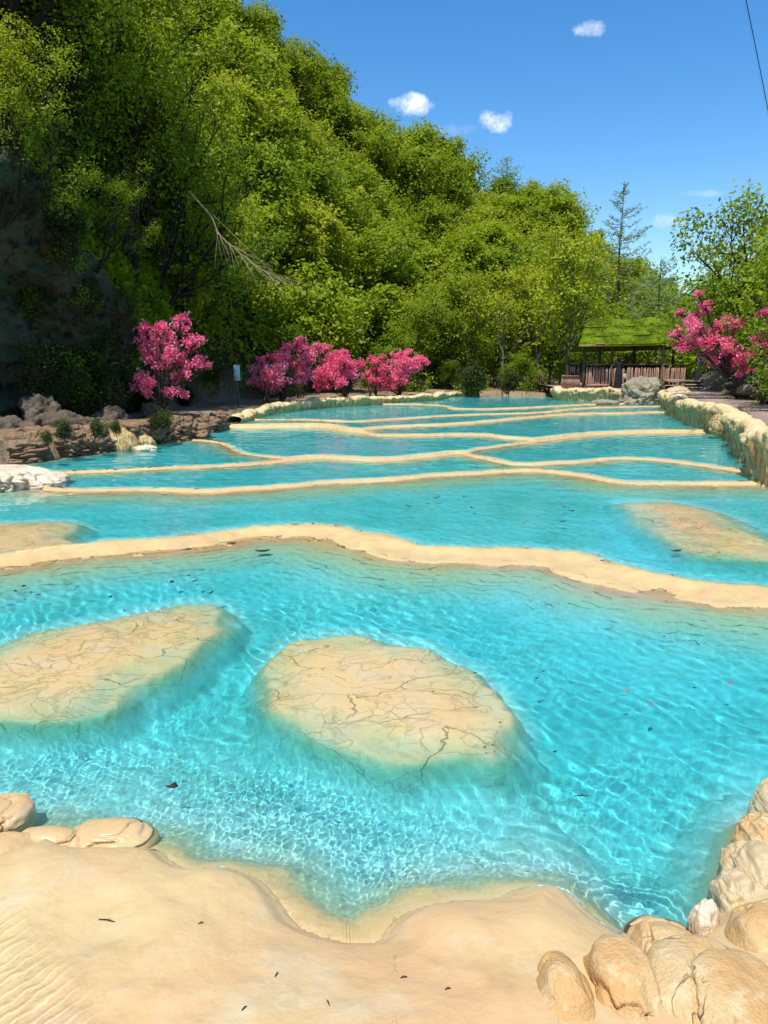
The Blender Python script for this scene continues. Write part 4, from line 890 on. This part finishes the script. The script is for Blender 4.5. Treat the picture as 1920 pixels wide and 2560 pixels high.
# pink blossom trees: clumps of blossom on thin dark stems
def pink_tree(foot, y, clumps, label, seed, dens=1., size=.085, group=None):
    rng = np.random.default_rng(seed); b = at_y(*foot, y); t = thing('blossom_tree', b, label, 'tree', group); mb = MB(); C = []; tn = []
    S1 = y / F; nst = max(2, len(clumps) // 4); roots = [b + [rng.normal() * .08, rng.normal() * .08, -.15] for _ in range(nst)]
    for k, (u, v, r) in enumerate(clumps):
        r = r * S1; c = at_y(u, v, y) + np.array([0, rng.normal() * r * 1.1, 0])
        q = np.linspace(0, 1, 7)[:, None]; ro = roots[k % nst]; bend = np.array([0, 0, .25 * np.linalg.norm(c - ro)])
        P = ro + (c - ro) * q ** 1.1 + bend * (q * (1 - q)) + rng.normal(size=(7, 3)) * .03 * (q > 0)
        mb.tube(P - b, np.linspace(.032, .008, 7), 5)
        nn = int(dens * 330 * (r / .3) ** 2)
        sub = rng.normal(size=(9, 3)); sub /= np.linalg.norm(sub, axis=1)[:, None]; sub *= rng.uniform(.3, 1.15, (9, 1)) * r * [1.15, 1, .8]
        for s_ in sub: mb.tube(np.stack([P[-2] - b, (P[-1] + c) / 2 - b + s_ * .5, c - b + s_]), [.009, .007, .004], 4)
        kk = rng.integers(0, 9, nn); al = rng.uniform(.15, 1.1, nn)[:, None]
        C.append(c - b + sub[kk] * al + rng.normal(size=(nn, 3)) * r * .2); tn.append(np.clip(rng.normal(.5, .23, nn) + rng.normal() * .08, 0, 1))
    C = np.concatenate(C); tn = np.concatenate(tn); Vl, Fl = leaf_cards(rng, C, size, .35, .85)
    mb.build('trunk', M['bark_dark'], t); link('blossoms', mesh_np('blossoms', Vl, Fl, M['pink'], False, dict(tint=np.repeat(tn, 4))), t)
    return t
pink_tree((405, 1010), 25.5, [(462, 797, 18), (440, 815, 22), (400, 818, 26), (372, 822, 20), (375, 850, 28), (415, 850, 26), (352, 868, 14), (385, 890, 28), (430, 880, 30), (470, 860, 28), (498, 852, 18), (400, 915, 24), (450, 910, 26), (490, 908, 24), (515, 915, 16), (355, 945, 24), (335, 968, 18), (385, 960, 24), (425, 945, 20), (372, 985, 16), (430, 975, 22), (462, 985, 16), (440, 935, 18), (468, 935, 14)], 'tall pink blossom tree standing alone under the left cliff', 1, 1.0, .085)
G = 'pink blossom trees in the bed behind the dripstone wall'
pink_tree((668, 1000), 33, [(648, 925, 26), (672, 940, 26), (690, 920, 22), (640, 955, 24), (665, 965, 22), (700, 950, 20), (655, 900, 14)], 'dull shaded pink tree at the left end of the row in the bed', 2, 1., .10)
pink_tree((700, 995), 34, [(700, 890, 22), (712, 870, 18), (745, 850, 14), (740, 865, 16), (705, 910, 20), (760, 890, 22), (750, 915, 22), (775, 905, 16), (758, 935, 20), (745, 950, 16), (725, 900, 16), (700, 965, 14), (765, 870, 14)], 'tallest pink tree of the row, with a pointed top', 3, 1.0, .10)
pink_tree((745, 998), 38, [(800, 866, 16), (818, 872, 14), (790, 880, 14), (775, 878, 10)], 'pale faded pink tree peeping out behind the tallest of the row', 4, .55, .10)
pink_tree((865, 990), 37, [(858, 878, 14), (835, 895, 20), (820, 910, 20), (862, 900, 22), (878, 915, 20), (810, 935, 22), (840, 930, 26), (865, 935, 22), (800, 955, 18), (825, 958, 20), (850, 955, 18), (880, 938, 14), (795, 970, 12)], 'bright pink rounded tree in the middle of the row', 5, 1.1, .10)
pink_tree((935, 985), 40, [(925, 895, 14), (905, 910, 16), (940, 905, 16), (955, 895, 12), (915, 935, 18), (945, 930, 18), (965, 920, 16), (930, 950, 16), (960, 945, 14)], 'thin pale pink tree between the two bright rounded ones', 6, .6, .10)
pink_tree((1000, 983), 40.5, [(1000, 885, 16), (1018, 880, 14), (990, 900, 20), (1015, 905, 22), (1045, 895, 18), (1062, 902, 12), (1000, 925, 22), (1030, 920, 20), (985, 945, 20), (1010, 945, 18), (960, 965, 16), (985, 968, 16), (945, 960, 12), (1048, 915, 12)], 'wide bright pink tree at the right end of the row', 7, 1.1, .10)
pink_tree((1825, 935), 29, [(1740, 735, 12), (1755, 760, 16), (1770, 775, 16), (1745, 790, 14), (1698, 780, 12), (1725, 805, 22), (1715, 825, 22), (1690, 835, 16), (1675, 840, 10), (1750, 830, 26), (1705, 865, 24), (1735, 860, 26), (1765, 860, 24), (1790, 835, 20), (1815, 800, 20), (1840, 805, 18), (1835, 825, 14), (1795, 810, 18), (1780, 885, 22), (1805, 870, 24), (1835, 885, 24), (1800, 905, 22), (1825, 915, 22), (1855, 900, 22), (1875, 885, 20), (1890, 875, 14), (1860, 925, 18), (1840, 935, 14), (1815, 850, 16)], 'spreading pink blossom tree beside the walkway right of the pavilion', 8, 1., .085)
pink_tree((1960, 940), 25, [(1920, 780, 20), (1935, 810, 22), (1900, 838, 18), (1920, 840, 24), (1945, 850, 26), (1885, 848, 12), (1915, 865, 18), (1950, 890, 26), (1970, 830, 30)], 'pink blossom tree cut off by the right edge', 9, 1., .085)
# a dry broken branch hanging from the wood
t = thing('branch', at_y(470, 480, 29), 'pale dry broken branch hanging among the green leaves on the left', 'branch'); b0 = np.array(t.location); mb = MB(); rb = np.random.default_rng(3)
main = smooth_line([at_y(u, v, 28.5) - b0 for u, v in [(472, 478), (505, 515), (530, 545), (548, 585), (590, 625), (640, 665), (700, 700)]], 24); mb.tube(main, np.linspace(.035, .012, 24), 5)
for k in range(26):
    i = rb.integers(10, 23); L = rb.uniform(.5, 1.5); d = main[i] - main[i - 1]; d = d / np.linalg.norm(d) + rb.normal(size=3) * .28; q = np.linspace(0, 1, 5)[:, None]
    mb.tube(main[i] + d * L * q + np.array([0, 0, -.12]) * L * q ** 2, np.linspace(.012, .005, 5), 4)
mb.build('twigs', m_plain('dry_wood', (.32, .25, .13), .9), t)
# ------------------------------------------------------------------ pavilion
M['log'] = m_wood('bark_logs', (.46, .28, .21), (.28, .165, .12)); M['post'] = m_wood('dark_posts', (.10, .07, .045), (.055, .04, .028)); M['postlit'] = m_wood('sunlit_post', (.20, .15, .09), (.12, .09, .05))  # postlit is a lighter copy of the post wood, sunlight painted in
def m_moss():
    s = NT('moss_thatch'); P = s.coord(False); a = s.noise(3, 6, .65, P); b = s.noise(30, 4, .7, P)
    c = s.mix(s.ramp(a, .36, .64), (.115, .19, .006), (.17, .225, .012)); c = s.mix(s.ramp(b, .5, .7, 0, .6), c, (.07, .11, .008)); return s.fin(c, .95, s.bump(b, 1., .05), .1)
M['moss'] = m_moss(); M['thatch'] = m_plain('straw_thatch', (.42, .28, .10), .9, 22, .5, .6); M['inner'] = m_wood('dark_inner_wood', (.05, .035, .025), (.03, .022, .018))
PY = 41.2; pc = at_y(1461, 966, PY); PX0 = pc[0]; FZ = PATHZ
def px2(u, v, y): return at_y(u, v, y)
pav = thing('pavilion', (PX0, PY, FZ), 'open wooden pavilion with a mossy green thatched roof and bark log railing', 'pavilion')
def loc_(p): return np.asarray(p) - np.array([PX0, PY, FZ])
XW = px2(1745, 900, PY)[0] - PX0; DPT = 3.6
ez = px2(1461, 858, PY)[2] - FZ
for (u, yo, mat) in [(1461, 0, 'post'), (1530, 0, 'post'), (1657, 0, 'postlit'), (1745, 0, 'post'), (1461, DPT, 'post'), (1545, DPT, 'post'), (1640, DPT, 'post'), (1745, DPT, 'post')]:
    mb = MB(); x = px2(u, 900, PY)[0] - PX0
    q = np.linspace(0, 1, 6); mb.tube(np.stack([x + .015 * np.sin(q * 5 + u), yo + .012 * np.cos(q * 4 + u), q * (ez + .12) - .02], -1), np.linspace(.085, .07, 6), 10); mb.build('post', M[mat], pav)
# roof: thick mossy thatch, stepped in three courses
rz1 = px2(1480, 808, PY + 1.2)[2] - FZ
def roof_slab(y0, z0, y1, z1, x0, x1, x2, x3, th, seed, n=70, m=10):
    u = np.linspace(0, 1, n); v = np.linspace(0, 1, m); Uu, Vv_ = np.meshgrid(u, v, indexing='ij')
    xa = x0 + (x1 - x0) * Uu; xb = x2 + (x3 - x2) * Uu; x = xa + (xb - xa) * Vv_
    y = y0 + (y1 - y0) * Vv_; z = z0 + (z1 - z0) * Vv_
    ns = fbm(x * 1.4, y * 1.4, seed, 4); z = z + .05 * ns; y = y + .05 * fbm(x * 3, y * 3, seed + 2, 2) * (Vv_ < .15)
    z = z - (.06 + .06 * ns) * np.clip(1 - Vv_ / .12, 0, 1)
    top = np.stack([x, y, z], -1).reshape(-1, 3); bot = np.stack([x, y + .03, z - th], -1).reshape(-1, 3)
    f = grid_faces(n, m); i = np.arange(n * m).reshape(n, m); k = n * m; E = []
    for a, b in ((i[:-1, 0], i[1:, 0]), (i[1:, -1], i[:-1, -1])): E.append(np.stack([a + k, b + k, b, a], -1))
    for a, b in ((i[0, 1:], i[0, :-1]), (i[-1, :-1], i[-1, 1:])): E.append(np.stack([a + k, b + k, b, a], -1))
    return np.concatenate([top, bot]), np.concatenate([f[:, ::-1], f + k] + [e[:, ::-1] for e in E])
mb = MB(); xl0, xl1 = -.55, .30; xr0, xr1 = XW + .55, XW + .15; yf, yr = -.5, 1.25; ze = ez - .04
for c_ in range(3):
    f0, f1 = c_ / 3, (c_ + 1) / 3 + (.10 if c_ < 2 else 0)
    L = lambda a, b, f: a + (b - a) * f
    tilt = .10
    V_, F_ = roof_slab(L(yf, yr, f0), L(ze, rz1, f0) + .10 * c_, L(yf, yr, f1), L(ze, rz1, f1) + .10 * c_, L(xl0, xl1, f0), L(xr0, xr1, f0), L(xl0, xl1, f1), L(xr0, xr1, f1), .10, c_ * 5)
    V_[:, 2] += .025 * V_[:, 0]; mb.add(V_, F_)
V_, F_ = roof_slab(DPT + .9, ze - .22, yr, rz1 + .10, xl1, xr1, xl1, xr1, .12, 30); V_[:, 2] += .025 * V_[:, 0]; mb.add(V_, F_[:, ::-1])
roof = mb.build('roof', M['moss'], pav)
rg = np.random.default_rng(4); nb_ = 9000                                   # tufts of moss on the front pane
f = rg.uniform(0, 1, nb_); g = rg.uniform(0, 1, nb_); xx = (xl0 + (xl1 - xl0) * f) * (1 - g) + (xr0 + (xr1 - xr0) * f) * g
C = np.stack([xx, yf + (yr - yf) * f, ze + (rz1 - ze) * f + rg.uniform(-.02, .03, nb_) + .10 * np.floor(f * 3) + .025 * xx], -1)
Vl, Fl = leaf_cards(rg, C, .10, .8, .3); M['mosstuft'] = m_leaf('moss_tufts', ((.09, .15, .006), (.14, .21, .008), (.19, .25, .015)), .3)
tag(link('moss', mesh_np('moss', Vl, Fl, M['mosstuft'], False, dict(tint=np.repeat(rg.uniform(0, 1, nb_), 4))), roof), kind='stuff')
# straw showing at the eave and the little lifted eyebrow
mb = MB(); mb.box((-.05, yf - .02, ze - .10), (.95, .12, .11)); mb.build('eave_straw', M['thatch'], pav, False)
mb = MB(); u_ = np.linspace(0, math.pi, 15); xc = px2(1502, 850, PY - .8)[0] - PX0
for a, b, yy_ in ((.38, .26, -1.02), (.36, .24, -.7)): pass
for lay in range(3):
    V1 = np.stack([xc + (.36 - .05 * lay) * np.cos(u_), np.full(15, yf - .22 + .03 * lay), ze - .12 + .09 * lay + .14 * np.sin(u_)], -1); V2 = V1 + [0, .75, .18]
    bt = np.stack([V1[:, 0], V1[:, 1], np.full(15, ze - .16 + .07 * lay)], -1); bt2 = bt + [0, .75, .18]
    i = np.arange(14); Vall = np.concatenate([V1, V2, bt, bt2]); mb.add(Vall, np.concatenate([np.stack([i, i + 1, i + 16, i + 15], -1), np.stack([i + 30, i + 31, i + 1, i], -1), np.stack([i + 45, i + 46, i + 31, i + 30], -1)]))
mb.build('eyebrow', M['moss'], pav, False)
mb = MB(); mb.box((xc, yf - .24, ze - .09), (.66, .05, .10)); mb.box((xc, yf - .26, ze + .0), (.5, .05, .07)); mb.build('eyebrow_straw', M['thatch'], pav, False)
mb = MB(); mb.box((XW / 2, 0, ez - .02), (XW + .3, .1, .12)); mb.box((XW / 2, DPT, ez - .02), (XW + .3, .1, .12)); mb.build('beam', M['post'], pav, False)
# railing: bark logs side by side
rt = px2(1461, 911, PY)[2] - FZ; rl = np.random.default_rng(9); X657 = px2(1657, 900, PY)[0] - PX0
for a, b, zb in ((.10, px2(1530, 900, PY)[0] - PX0 - .1, .02), (px2(1530, 900, PY)[0] - PX0 + .1, X657 - .1, .02), (X657 + .1, px2(1716, 900, PY)[0] - PX0, .28)):
    mb = MB(); x = a
    while x < b:
        r = rl.uniform(.035, .06); h = rt - .10 - rl.uniform(0, .16) ** 1.3
        q = np.linspace(0, 1, 6); mb.tube(np.stack([x + .02 * rl.normal(size=6).cumsum() * .5, rl.normal() * .01 + 0 * q, zb + q * (h - zb)], -1), np.r_[np.full(5, r) * rl.uniform(.85, 1.1, 5), r * .45], 7); x += r * 2.15
    for z_ in (zb + .10,): mb.tube([[a, -.05, z_], [(a + b) / 2, -.055, z_ + .02], [b, -.05, z_]], .045, 7)
    rail = mb.build('railing', M['log'], pav); mb = MB(); mb.box(((a + b) / 2, 0, rt), (b - a + .16, .16, .07)); mb.build('handrail', M['postlit'], rail, False)
mb = MB(); x = .1
while x < XW - .1: mb.tube([[x, DPT, .02], [x, DPT, rt - .05]], rl.uniform(.04, .06), 6); x += .105
rail = mb.build('railing', M['inner'], pav); mb = MB(); mb.box((XW / 2, DPT, rt), (XW, .16, .07)); mb.build('handrail', M['inner'], rail, False)
mb = MB(); mb.box((XW / 2, DPT / 2, -.05), (XW + .6, DPT + .5, .1)); mb.build('floor_boards', M['planks'], pav, False)
for xb in (1.0, 3.6):
    mb = MB(); mb.box((xb + .6, DPT - .45, .42), (1.7, .4, .06)); mb.box((xb, DPT - .45, .2), (.08, .36, .38)); mb.box((xb + 1.2, DPT - .45, .2), (.08, .36, .38)); mb.build('bench', M['inner'], pav, False)
# short log screen left of the pavilion
t = thing('log_fence', (PX0 - 1.15, PY + .2, FZ), 'short pale log fence panel left of the pavilion', 'fence'); mb = MB(); x = 0
while x < 1.0: mb.tube([[x, 0, 0], [x, 0, .62 + rl.uniform(-.05, .05)]], .05, 7); x += .105
mb.build('logs', M['log'], t); mb = MB(); mb.box((.5, -.06, .6), (1.1, .07, .07)); mb.build('rail', M['postlit'], t, False)
# steps
t = thing('wooden_steps', (px2(1755, 966, 39)[0], 38.6, PATHZ), 'three dark wooden steps climbing from the walkway to the pavilion', 'steps')
for k, (w_, h_) in enumerate(((2.0, .12), (2.0, .26), (2.1, .40))):
    mb = MB(); mb.box((.1 * k, .0 + k * .36, h_ - .03), (w_, .42, .055)); tr = mb.build('tread', M['planks'], t, False)
    mb = MB(); mb.box((.1 * k, -.16 + k * .36, h_ / 2 - .03), (w_ - .06, .03, h_ - .06)); mb.build('riser', M['inner'], tr, False)
mb = MB(); mb.box((.25, 2.0, .33), (2.6, 2.0, .10)); mb.build('landing', M['planks'], t, False)
t = thing('step_curb', (px2(1680, 962, 39.2)[0], 39.2, PATHZ), 'low wooden bench curb beside the steps before the railing', 'curb'); mb = MB(); mb.box((0, 0, .17), (1.25, .4, .06)); mb.build('seat', M['planks'], t, False); mb = MB(); mb.box((0, .1, .07), (1.15, .1, .14)); mb.build('base', M['inner'], t, False)

# ------------------------------------------------------------------ people
def m_cloth(name, c): return m_plain(name, c, .85, 14, .35, .3)
M['skin'] = m_plain('skin', (.45, .27, .19), .5, 6, .15, .05); M['hair'] = m_plain('black_hair', (.012, .010, .009), .5, 40, .4, .3)
M['black'] = m_cloth('black_cloth', (.014, .014, .017)); M['navy'] = m_cloth('navy_cloth', (.018, .026, .055)); M['grey_cloth'] = m_cloth('dark_grey_cloth', (.035, .035, .04))
def skin_mesh(name, verts, edges, rad, mat, sub=2):
    me = bpy.data.meshes.new(name); me.from_pydata(verts, edges, []); o = bpy.data.objects.new(name, me); COL.objects.link(o)
    o.modifiers.new('s', 'SKIN'); me.skin_vertices[0].data[0].use_root = True
    for v, r in zip(me.skin_vertices[0].data, rad): v.radius = (r, r) if np.isscalar(r) else r
    o.modifiers.new('u', 'SUBSURF').levels = sub
    dg = bpy.context.evaluated_depsgraph_get(); nm = bpy.data.meshes.new_from_object(o.evaluated_get(dg)); bpy.data.objects.remove(o); nm.materials.clear(); nm.materials.append(mat); nm.shade_smooth(); return nm
def person(loc, rz, label, cloth, skirt=None, seated=False, arms='down', h=1.62):
    k = h / 1.62; t = thing('person', loc, label, 'person', None, rz); t.scale = (k,) * 3
    zb = -.38 if seated else 0.                                  # lower the hips when seated
    pel = .92 + zb
    vs, es, rs = [], [], []
    def add(p, r, prev=None):
        vs.append(p); rs.append(r); i = len(vs) - 1
        if prev is not None: es.append((prev, i))
        return i
    p0 = add((0, 0, pel), (.145, .105)); w_ = add((0, .0, pel + .16), (.125, .09), p0); ch = add((0, .0, pel + .34), (.155, .10), w_); nk = add((0, .01, pel + .47), (.075, .06), ch)
    n2 = add((0, -.005, pel + .53), .045, nk); hd = add((0, -.01, pel + .61), (.072, .085), n2); add((0, 0, pel + .69), (.07, .08), hd)
    hands = []
    for s in (-1, 1):
        sh = add((s * .165, 0, pel + .43), .055, nk)
        if arms == 'down': e, w2, hh = (s * .225, .02, pel + .17), (s * .24, -.06, pel - .06), (s * .24, -.09, pel - .14)
        elif arms == 'front': e, w2, hh = (s * .24, -.02, pel + .16), (s * .12, -.24, pel + .20), (s * .07, -.28, pel + .24)
        else: e, w2, hh = (s * .23, -.05, pel + .19), (s * .15, -.28, pel + .14), (s * .12, -.34, pel + .12)
        ei = add(e, .042, sh); wi = add(w2, .029, ei); hi = add(hh, (.036, .02), wi); hands.append((np.array(w2), np.array(hh)))
        if seated: kn, an, to = (s * .11, -.42, pel + .0), (s * .11, -.44, pel - .42), (s * .11, -.56, pel - .46)
        else: kn, an, to = (s * .095, -.015, .48), (s * .09, .02, .09), (s * .10, -.13, .035)
        hp = add((s * .09, 0, pel - .06), .09, p0); ki = add(kn, .06, hp); ai = add(an, .042, ki); add(to, .035, ai)
    link('body', skin_mesh('body', vs, es, rs, cloth), t)
    # head, with a face, and hands with five fingers each
    v, f = ICO2; hv = v * [.078, .098, .115]; hv[:, 1] -= .018 * np.exp(-((v[:, 0] / .16) ** 2 + ((v[:, 2] + .12) / .2) ** 2)) * (v[:, 1] < 0)
    hv[:, 1] += .012 * sum(np.exp(-(((v[:, 0] - s * .36) / .18) ** 2 + ((v[:, 2] - .06) / .12) ** 2)) for s in (-1, 1)) * (v[:, 1] < 0)
    hv = hv + [0, -.012, pel + .655]; mb = MB(); mb.add(hv, f)
    for s in (-1, 1):
        mb.add(ICO2[0] * [.012, .022, .03] + [s * .079, 0, pel + .65], ICO2[1])
    head = mb.build('head', M['skin'], t)
    mb = MB(); mm = (v[:, 1] > -.35 - .3 * v[:, 2]); hv2 = v * [.088, .108, .122] + [0, .004, pel + .665]; hv2[v[:, 2] < -.2] *= [1, 1, 1]; hv2[:, 2] -= .10 * (v[:, 1] > .1) * (v[:, 2] < 0); fk = mm[f].all(1); mb.add(hv2, f[fk]); mb.build('hair', M['hair'], t)
    for (w2, hh) in hands:
        d = hh - w2; d /= np.linalg.norm(d); sd = np.cross(d, [0, 0, 1.]) if abs(d[2]) < .8 else np.array([0, 1., 0]); sd /= np.linalg.norm(sd); mb = MB()
        mb.tube([w2, w2 + d * .04, w2 + d * .09], [.024, .036, .033], 8)
        for q, L in zip((-.026, -.009, .009, .026), (.055, .07, .075, .06)):
            a = w2 + d * .085 + sd * q; mb.tube([a, a + d * L * .5 + [0, -.006, 0], a + d * L * .9 + [0, -.02, 0]], [.0095, .009, .007], 6)
        a = w2 + d * .035 - sd * .03; mb.tube([a, a - sd * .022 + d * .025, a - sd * .026 + d * .055], [.011, .010, .008], 6); mb.build('hand', M['skin'], t)
    if skirt:
        n = 28; th = np.linspace(0, 2 * np.pi, n, endpoint=False); zs = np.array([pel + .17, pel + .05, pel - .15, .5, .25, .04]); rr = np.array([.135, .165, .19, .20, .215, .235]); rr2 = np.array([.10, .125, .15, .17, .19, .205])
        fold = 1 + .07 * np.sin(th * 9) * np.linspace(0, 1, 6)[:, None]
        Vv = np.stack([rr[:, None] * np.cos(th) * fold, rr2[:, None] * np.sin(th) * fold, np.repeat(zs[:, None], n, 1)], -1); i = np.arange(6 * n).reshape(6, n); j = np.roll(i, -1, 1)
        link('skirt', mesh_np('skirt', Vv, np.stack([i[:-1], i[1:], j[1:], j[:-1]], -1).reshape(-1, 4), skirt), t)
    return t
p = px2(1545, 960, 40.55); person((p[0], p[1], PATHZ), math.pi - .25, 'person in a long black skirt standing before the log railing', M['black'], M['black'], arms='front', h=1.56)
b = thing('bag', (p[0] + .28, p[1] - .15, PATHZ + .62), 'pale green bag hanging at the hip of the person in black', 'bag')
rock_ = rock
mb = MB(); v, f = ICO2; mb.add(np.sign(v) * np.abs(v) ** .7 * [.09, .05, .13] * (1 + .15 * fbm(v[:, 0] * 2, v[:, 1] * 2, v[:, 2] * 2))[:, None], f); mb.build('pouch', m_cloth('pale_green_cloth', (.42, .55, .40)), b); mb = MB(); q = np.linspace(0, math.pi, 9); mb.tube(np.stack([.06 * np.cos(q), 0 * q, .10 + .22 * np.sin(q)], -1), .008, 5); mb.build('strap', m_cloth('strap_cloth', (.25, .30, .22)), b)
p = px2(1745, 950, 40.4); person((p[0], 40.4, PATHZ + .385), math.pi + .3, 'person in dark navy clothes standing on the landing at the top of the steps', M['navy'], M['navy'], arms='front', h=1.58)
p = px2(1772, 950, 41.0); person((p[0], 41.0, PATHZ + .385), .2, 'person in black standing right of the one in navy, partly behind pink blossom', M['black'], None, arms='down', h=1.6)
for u, lab, cl in ((1494, 'seated person in black at the left end of the pavilion', 'black'), (1512, 'seated person in grey beside the one in black in the pavilion', 'grey_cloth'), (1630, 'seated person in black silhouetted in the middle of the pavilion', 'black')):
    p = px2(u, 900, PY + 2.5); person((p[0], PY + 2.55, FZ), 0 if u != 1512 else .5, lab, M[cl], None, seated=True, arms='lap', h=1.66)

# ------------------------------------------------------------------ small things
p = at_y(594, 968, 31); gz_ = ground_z(p[0:1], p[1:2])[0][0]
t = thing('sign', (p[0], 31, gz_), 'small pale blue sign board by the left end of the pink tree row', 'sign'); zc = at_y(594, 932, 31)[2] - gz_
mb = MB(); mb.tube([[0, 0, 0], [0, 0, zc + .3]], .025, 8); mb.build('post', M['post'], t); mb = MB(); mb.box((0, -.04, zc), (.24, .025, .62)); mb.build('board', m_plain('pale_blue_board', (.30, .45, .50), .5, 5, .15, .1), t, False)
p = at_z(1446, 967, PATHZ); o = rock('plastic_bag', p + [0, -.05, .1], (.30, .18, .13), 'crumpled white plastic bag lying on the deck', 'whiterock', seed=90, amp=.35, freq=2.2, cat='bag'); o.data.materials[0] = m_plain('white_plastic', (.75, .75, .75), .4)
fp = plant_meshes('flower', 61, .9, (0, 0, 1), leaves=500, size=.09, clump=.1, r=.012, mat_leaf='pink', lev=1, nb=(5,), spread=.6, trunk=.8, stems=4)
p = at_z(1592, 968, PATHZ); make_plant('flowering_plant', fp, (p[0], p[1], PATHZ), 'small potted pink flowering plant before the railing', 'plant', None, 0, 1., 'flowers', 'stem')
# overhead cable
t = thing('cable', at_y(1865, 0, 22), 'thin dark overhead cable crossing the upper right of the sky', 'cable'); a = np.array(t.location); c1 = at_y(1800, -300, 20) - a; c2 = at_y(1925, 300, 26) - a; c3 = at_y(1990, 640, 32) - a
mb = MB(); P = smooth_line([c1, np.zeros(3), c2, c3], 40); mb.tube(P, .012, 6); mb.build('wire', m_plain('black_rubber', (.02, .02, .022), .6), t)
# dead leaves and twigs
M['deadleaf'] = m_plain('dead_leaf', (.035, .028, .018), .8, 30, .4, .3); M['petal'] = m_plain('fallen_petal', (.45, .12, .16), .7, 30, .3, .2)
def flat_leaf(u, v, l, L, rz, lab, mat='deadleaf', group=None, asp=.5, name='dead_leaf', cat='leaf'):
    p = at_z(u, v, LV[l]); n = 14; th = np.linspace(0, 2 * np.pi, n, endpoint=False); r = np.random.default_rng(int(u * 7 + v)); k = (1 + .25 * np.sin(3 * th + u)) * r.uniform(.8, 1.15, n)
    x, y = np.cos(th) * L / 2 * k, np.sin(th) * L / 2 * asp * k; z = .012 + .10 * L * (x / L) ** 2 * 4
    V1 = np.stack([x, y, z], -1); V2 = V1 - [0, 0, .004]; i = np.arange(n); j = (i + 1) % n
    mb = MB(); mb.add(np.concatenate([V1, V2, [[0, 0, .014], [0, 0, .008]]]), np.concatenate([np.stack([i, j, np.full(n, 2 * n)], -1), np.stack([j + n, i + n, np.full(n, 2 * n + 1)], -1)])); s0 = mb.n - 2 * n - 2
    mb.Fq.append(np.stack([i, i + n, j + n, j], -1)); o = mb.build(name, M[mat]); o.location = p + [0, 0, .004]; o.rotation_euler = (0, 0, rz); return tag(o, lab, cat, group)
flat_leaf(657, 1380, 0, .22, .1, 'largest dark dead leaf, floating by the foot of the long near rim', asp=.55)
flat_leaf(432, 1970, 0, .075, .5, 'dark dead leaf floating between the lower left boulder and the round mound', asp=.7)
flat_leaf(1688, 1380, 1, .16, .3, 'dark leaf floating below the flat mound in the second pool')
flat_leaf(1565, 1732, 0, .05, .2, 'reddish petal floating right of the round mound', 'petal', name='petal'); flat_leaf(1625, 1765, 0, .055, .9, 'dark red leaf floating right of the round mound', 'petal', name='petal')
flat_leaf(1822, 1712, 0, .06, .4, 'red petal floating near the right edge', 'petal', name='petal')
rl = np.random.default_rng(77)
for k in range(18, 46):
    if k < 30: u, v, l, L = rl.uniform(1080, 1900), rl.uniform(1520, 1980), 0, rl.uniform(.018, .034)
    elif k < 38: u, v, l, L = rl.uniform(20, 560), rl.uniform(1440, 1500), 0, rl.uniform(.05, .09)
    else: u, v, l, L = rl.uniform(900, 1500), rl.uniform(1240, 1310), 1, rl.uniform(.07, .14)
    flat_leaf(u, v, l, L, rl.uniform(0, 6), ['tiny dark leaf scrap floating on the right half of the near pool', 'dark leaf scrap floating at the left of the near pool behind the long mound', 'dark leaf scrap floating in the middle of the second pool'][(k >= 30) + (k >= 38)], group=['leaf scraps on the right of the near pool', 'leaf scraps on the left of the near pool', 'leaf scraps on the second pool'][(k >= 30) + (k >= 38)])
t = thing('twig', at_z(1452, 1993, .01), 'small dark forked twig floating in the lower right of the near pool', 'twig'); mb = MB(); mb.tube([[-.04, 0, .008], [0, .003, .01], [.05, 0, .009]], [.003, .0035, .002], 5); mb.tube([[0, .003, .01], [.02, .02, .012]], [.003, .002], 5); mb.build('stem', M['deadleaf'], t)
for k, (u, v, L, a_) in enumerate([(262, 2242, .04, -.2), (500, 2260, .012, .5), (690, 2390, .014, 1.2), (1010, 2400, .014, .2), (820, 2480, .016, 2.), (610, 2500, .012, .9), (1120, 2440, .012, .3)]):
    p = at_z(u, v, .27); z_ = ground_shape(np.array([[p[0]]]), np.array([[p[1]]]))[0][0, 0]; mb = MB(); c_, s_ = math.cos(a_) * L, math.sin(a_) * L
    mb.tube([[-c_, -s_, .004], [0, .003, .007], [c_, s_, .004]], [.002, .0025, .0015], 5); mb.tube([[0, .003, .006], [c_ * .3 - s_ * .3, s_ * .3 + c_ * .3, .006]], [.0016, .001], 4)
    o = mb.build('twig', M['deadleaf']); o.location = (p[0], p[1], z_); tag(o, 'tiny dry twig lying on the flat tan slab', 'twig', 'twigs on the tan slab')
print('DONE')
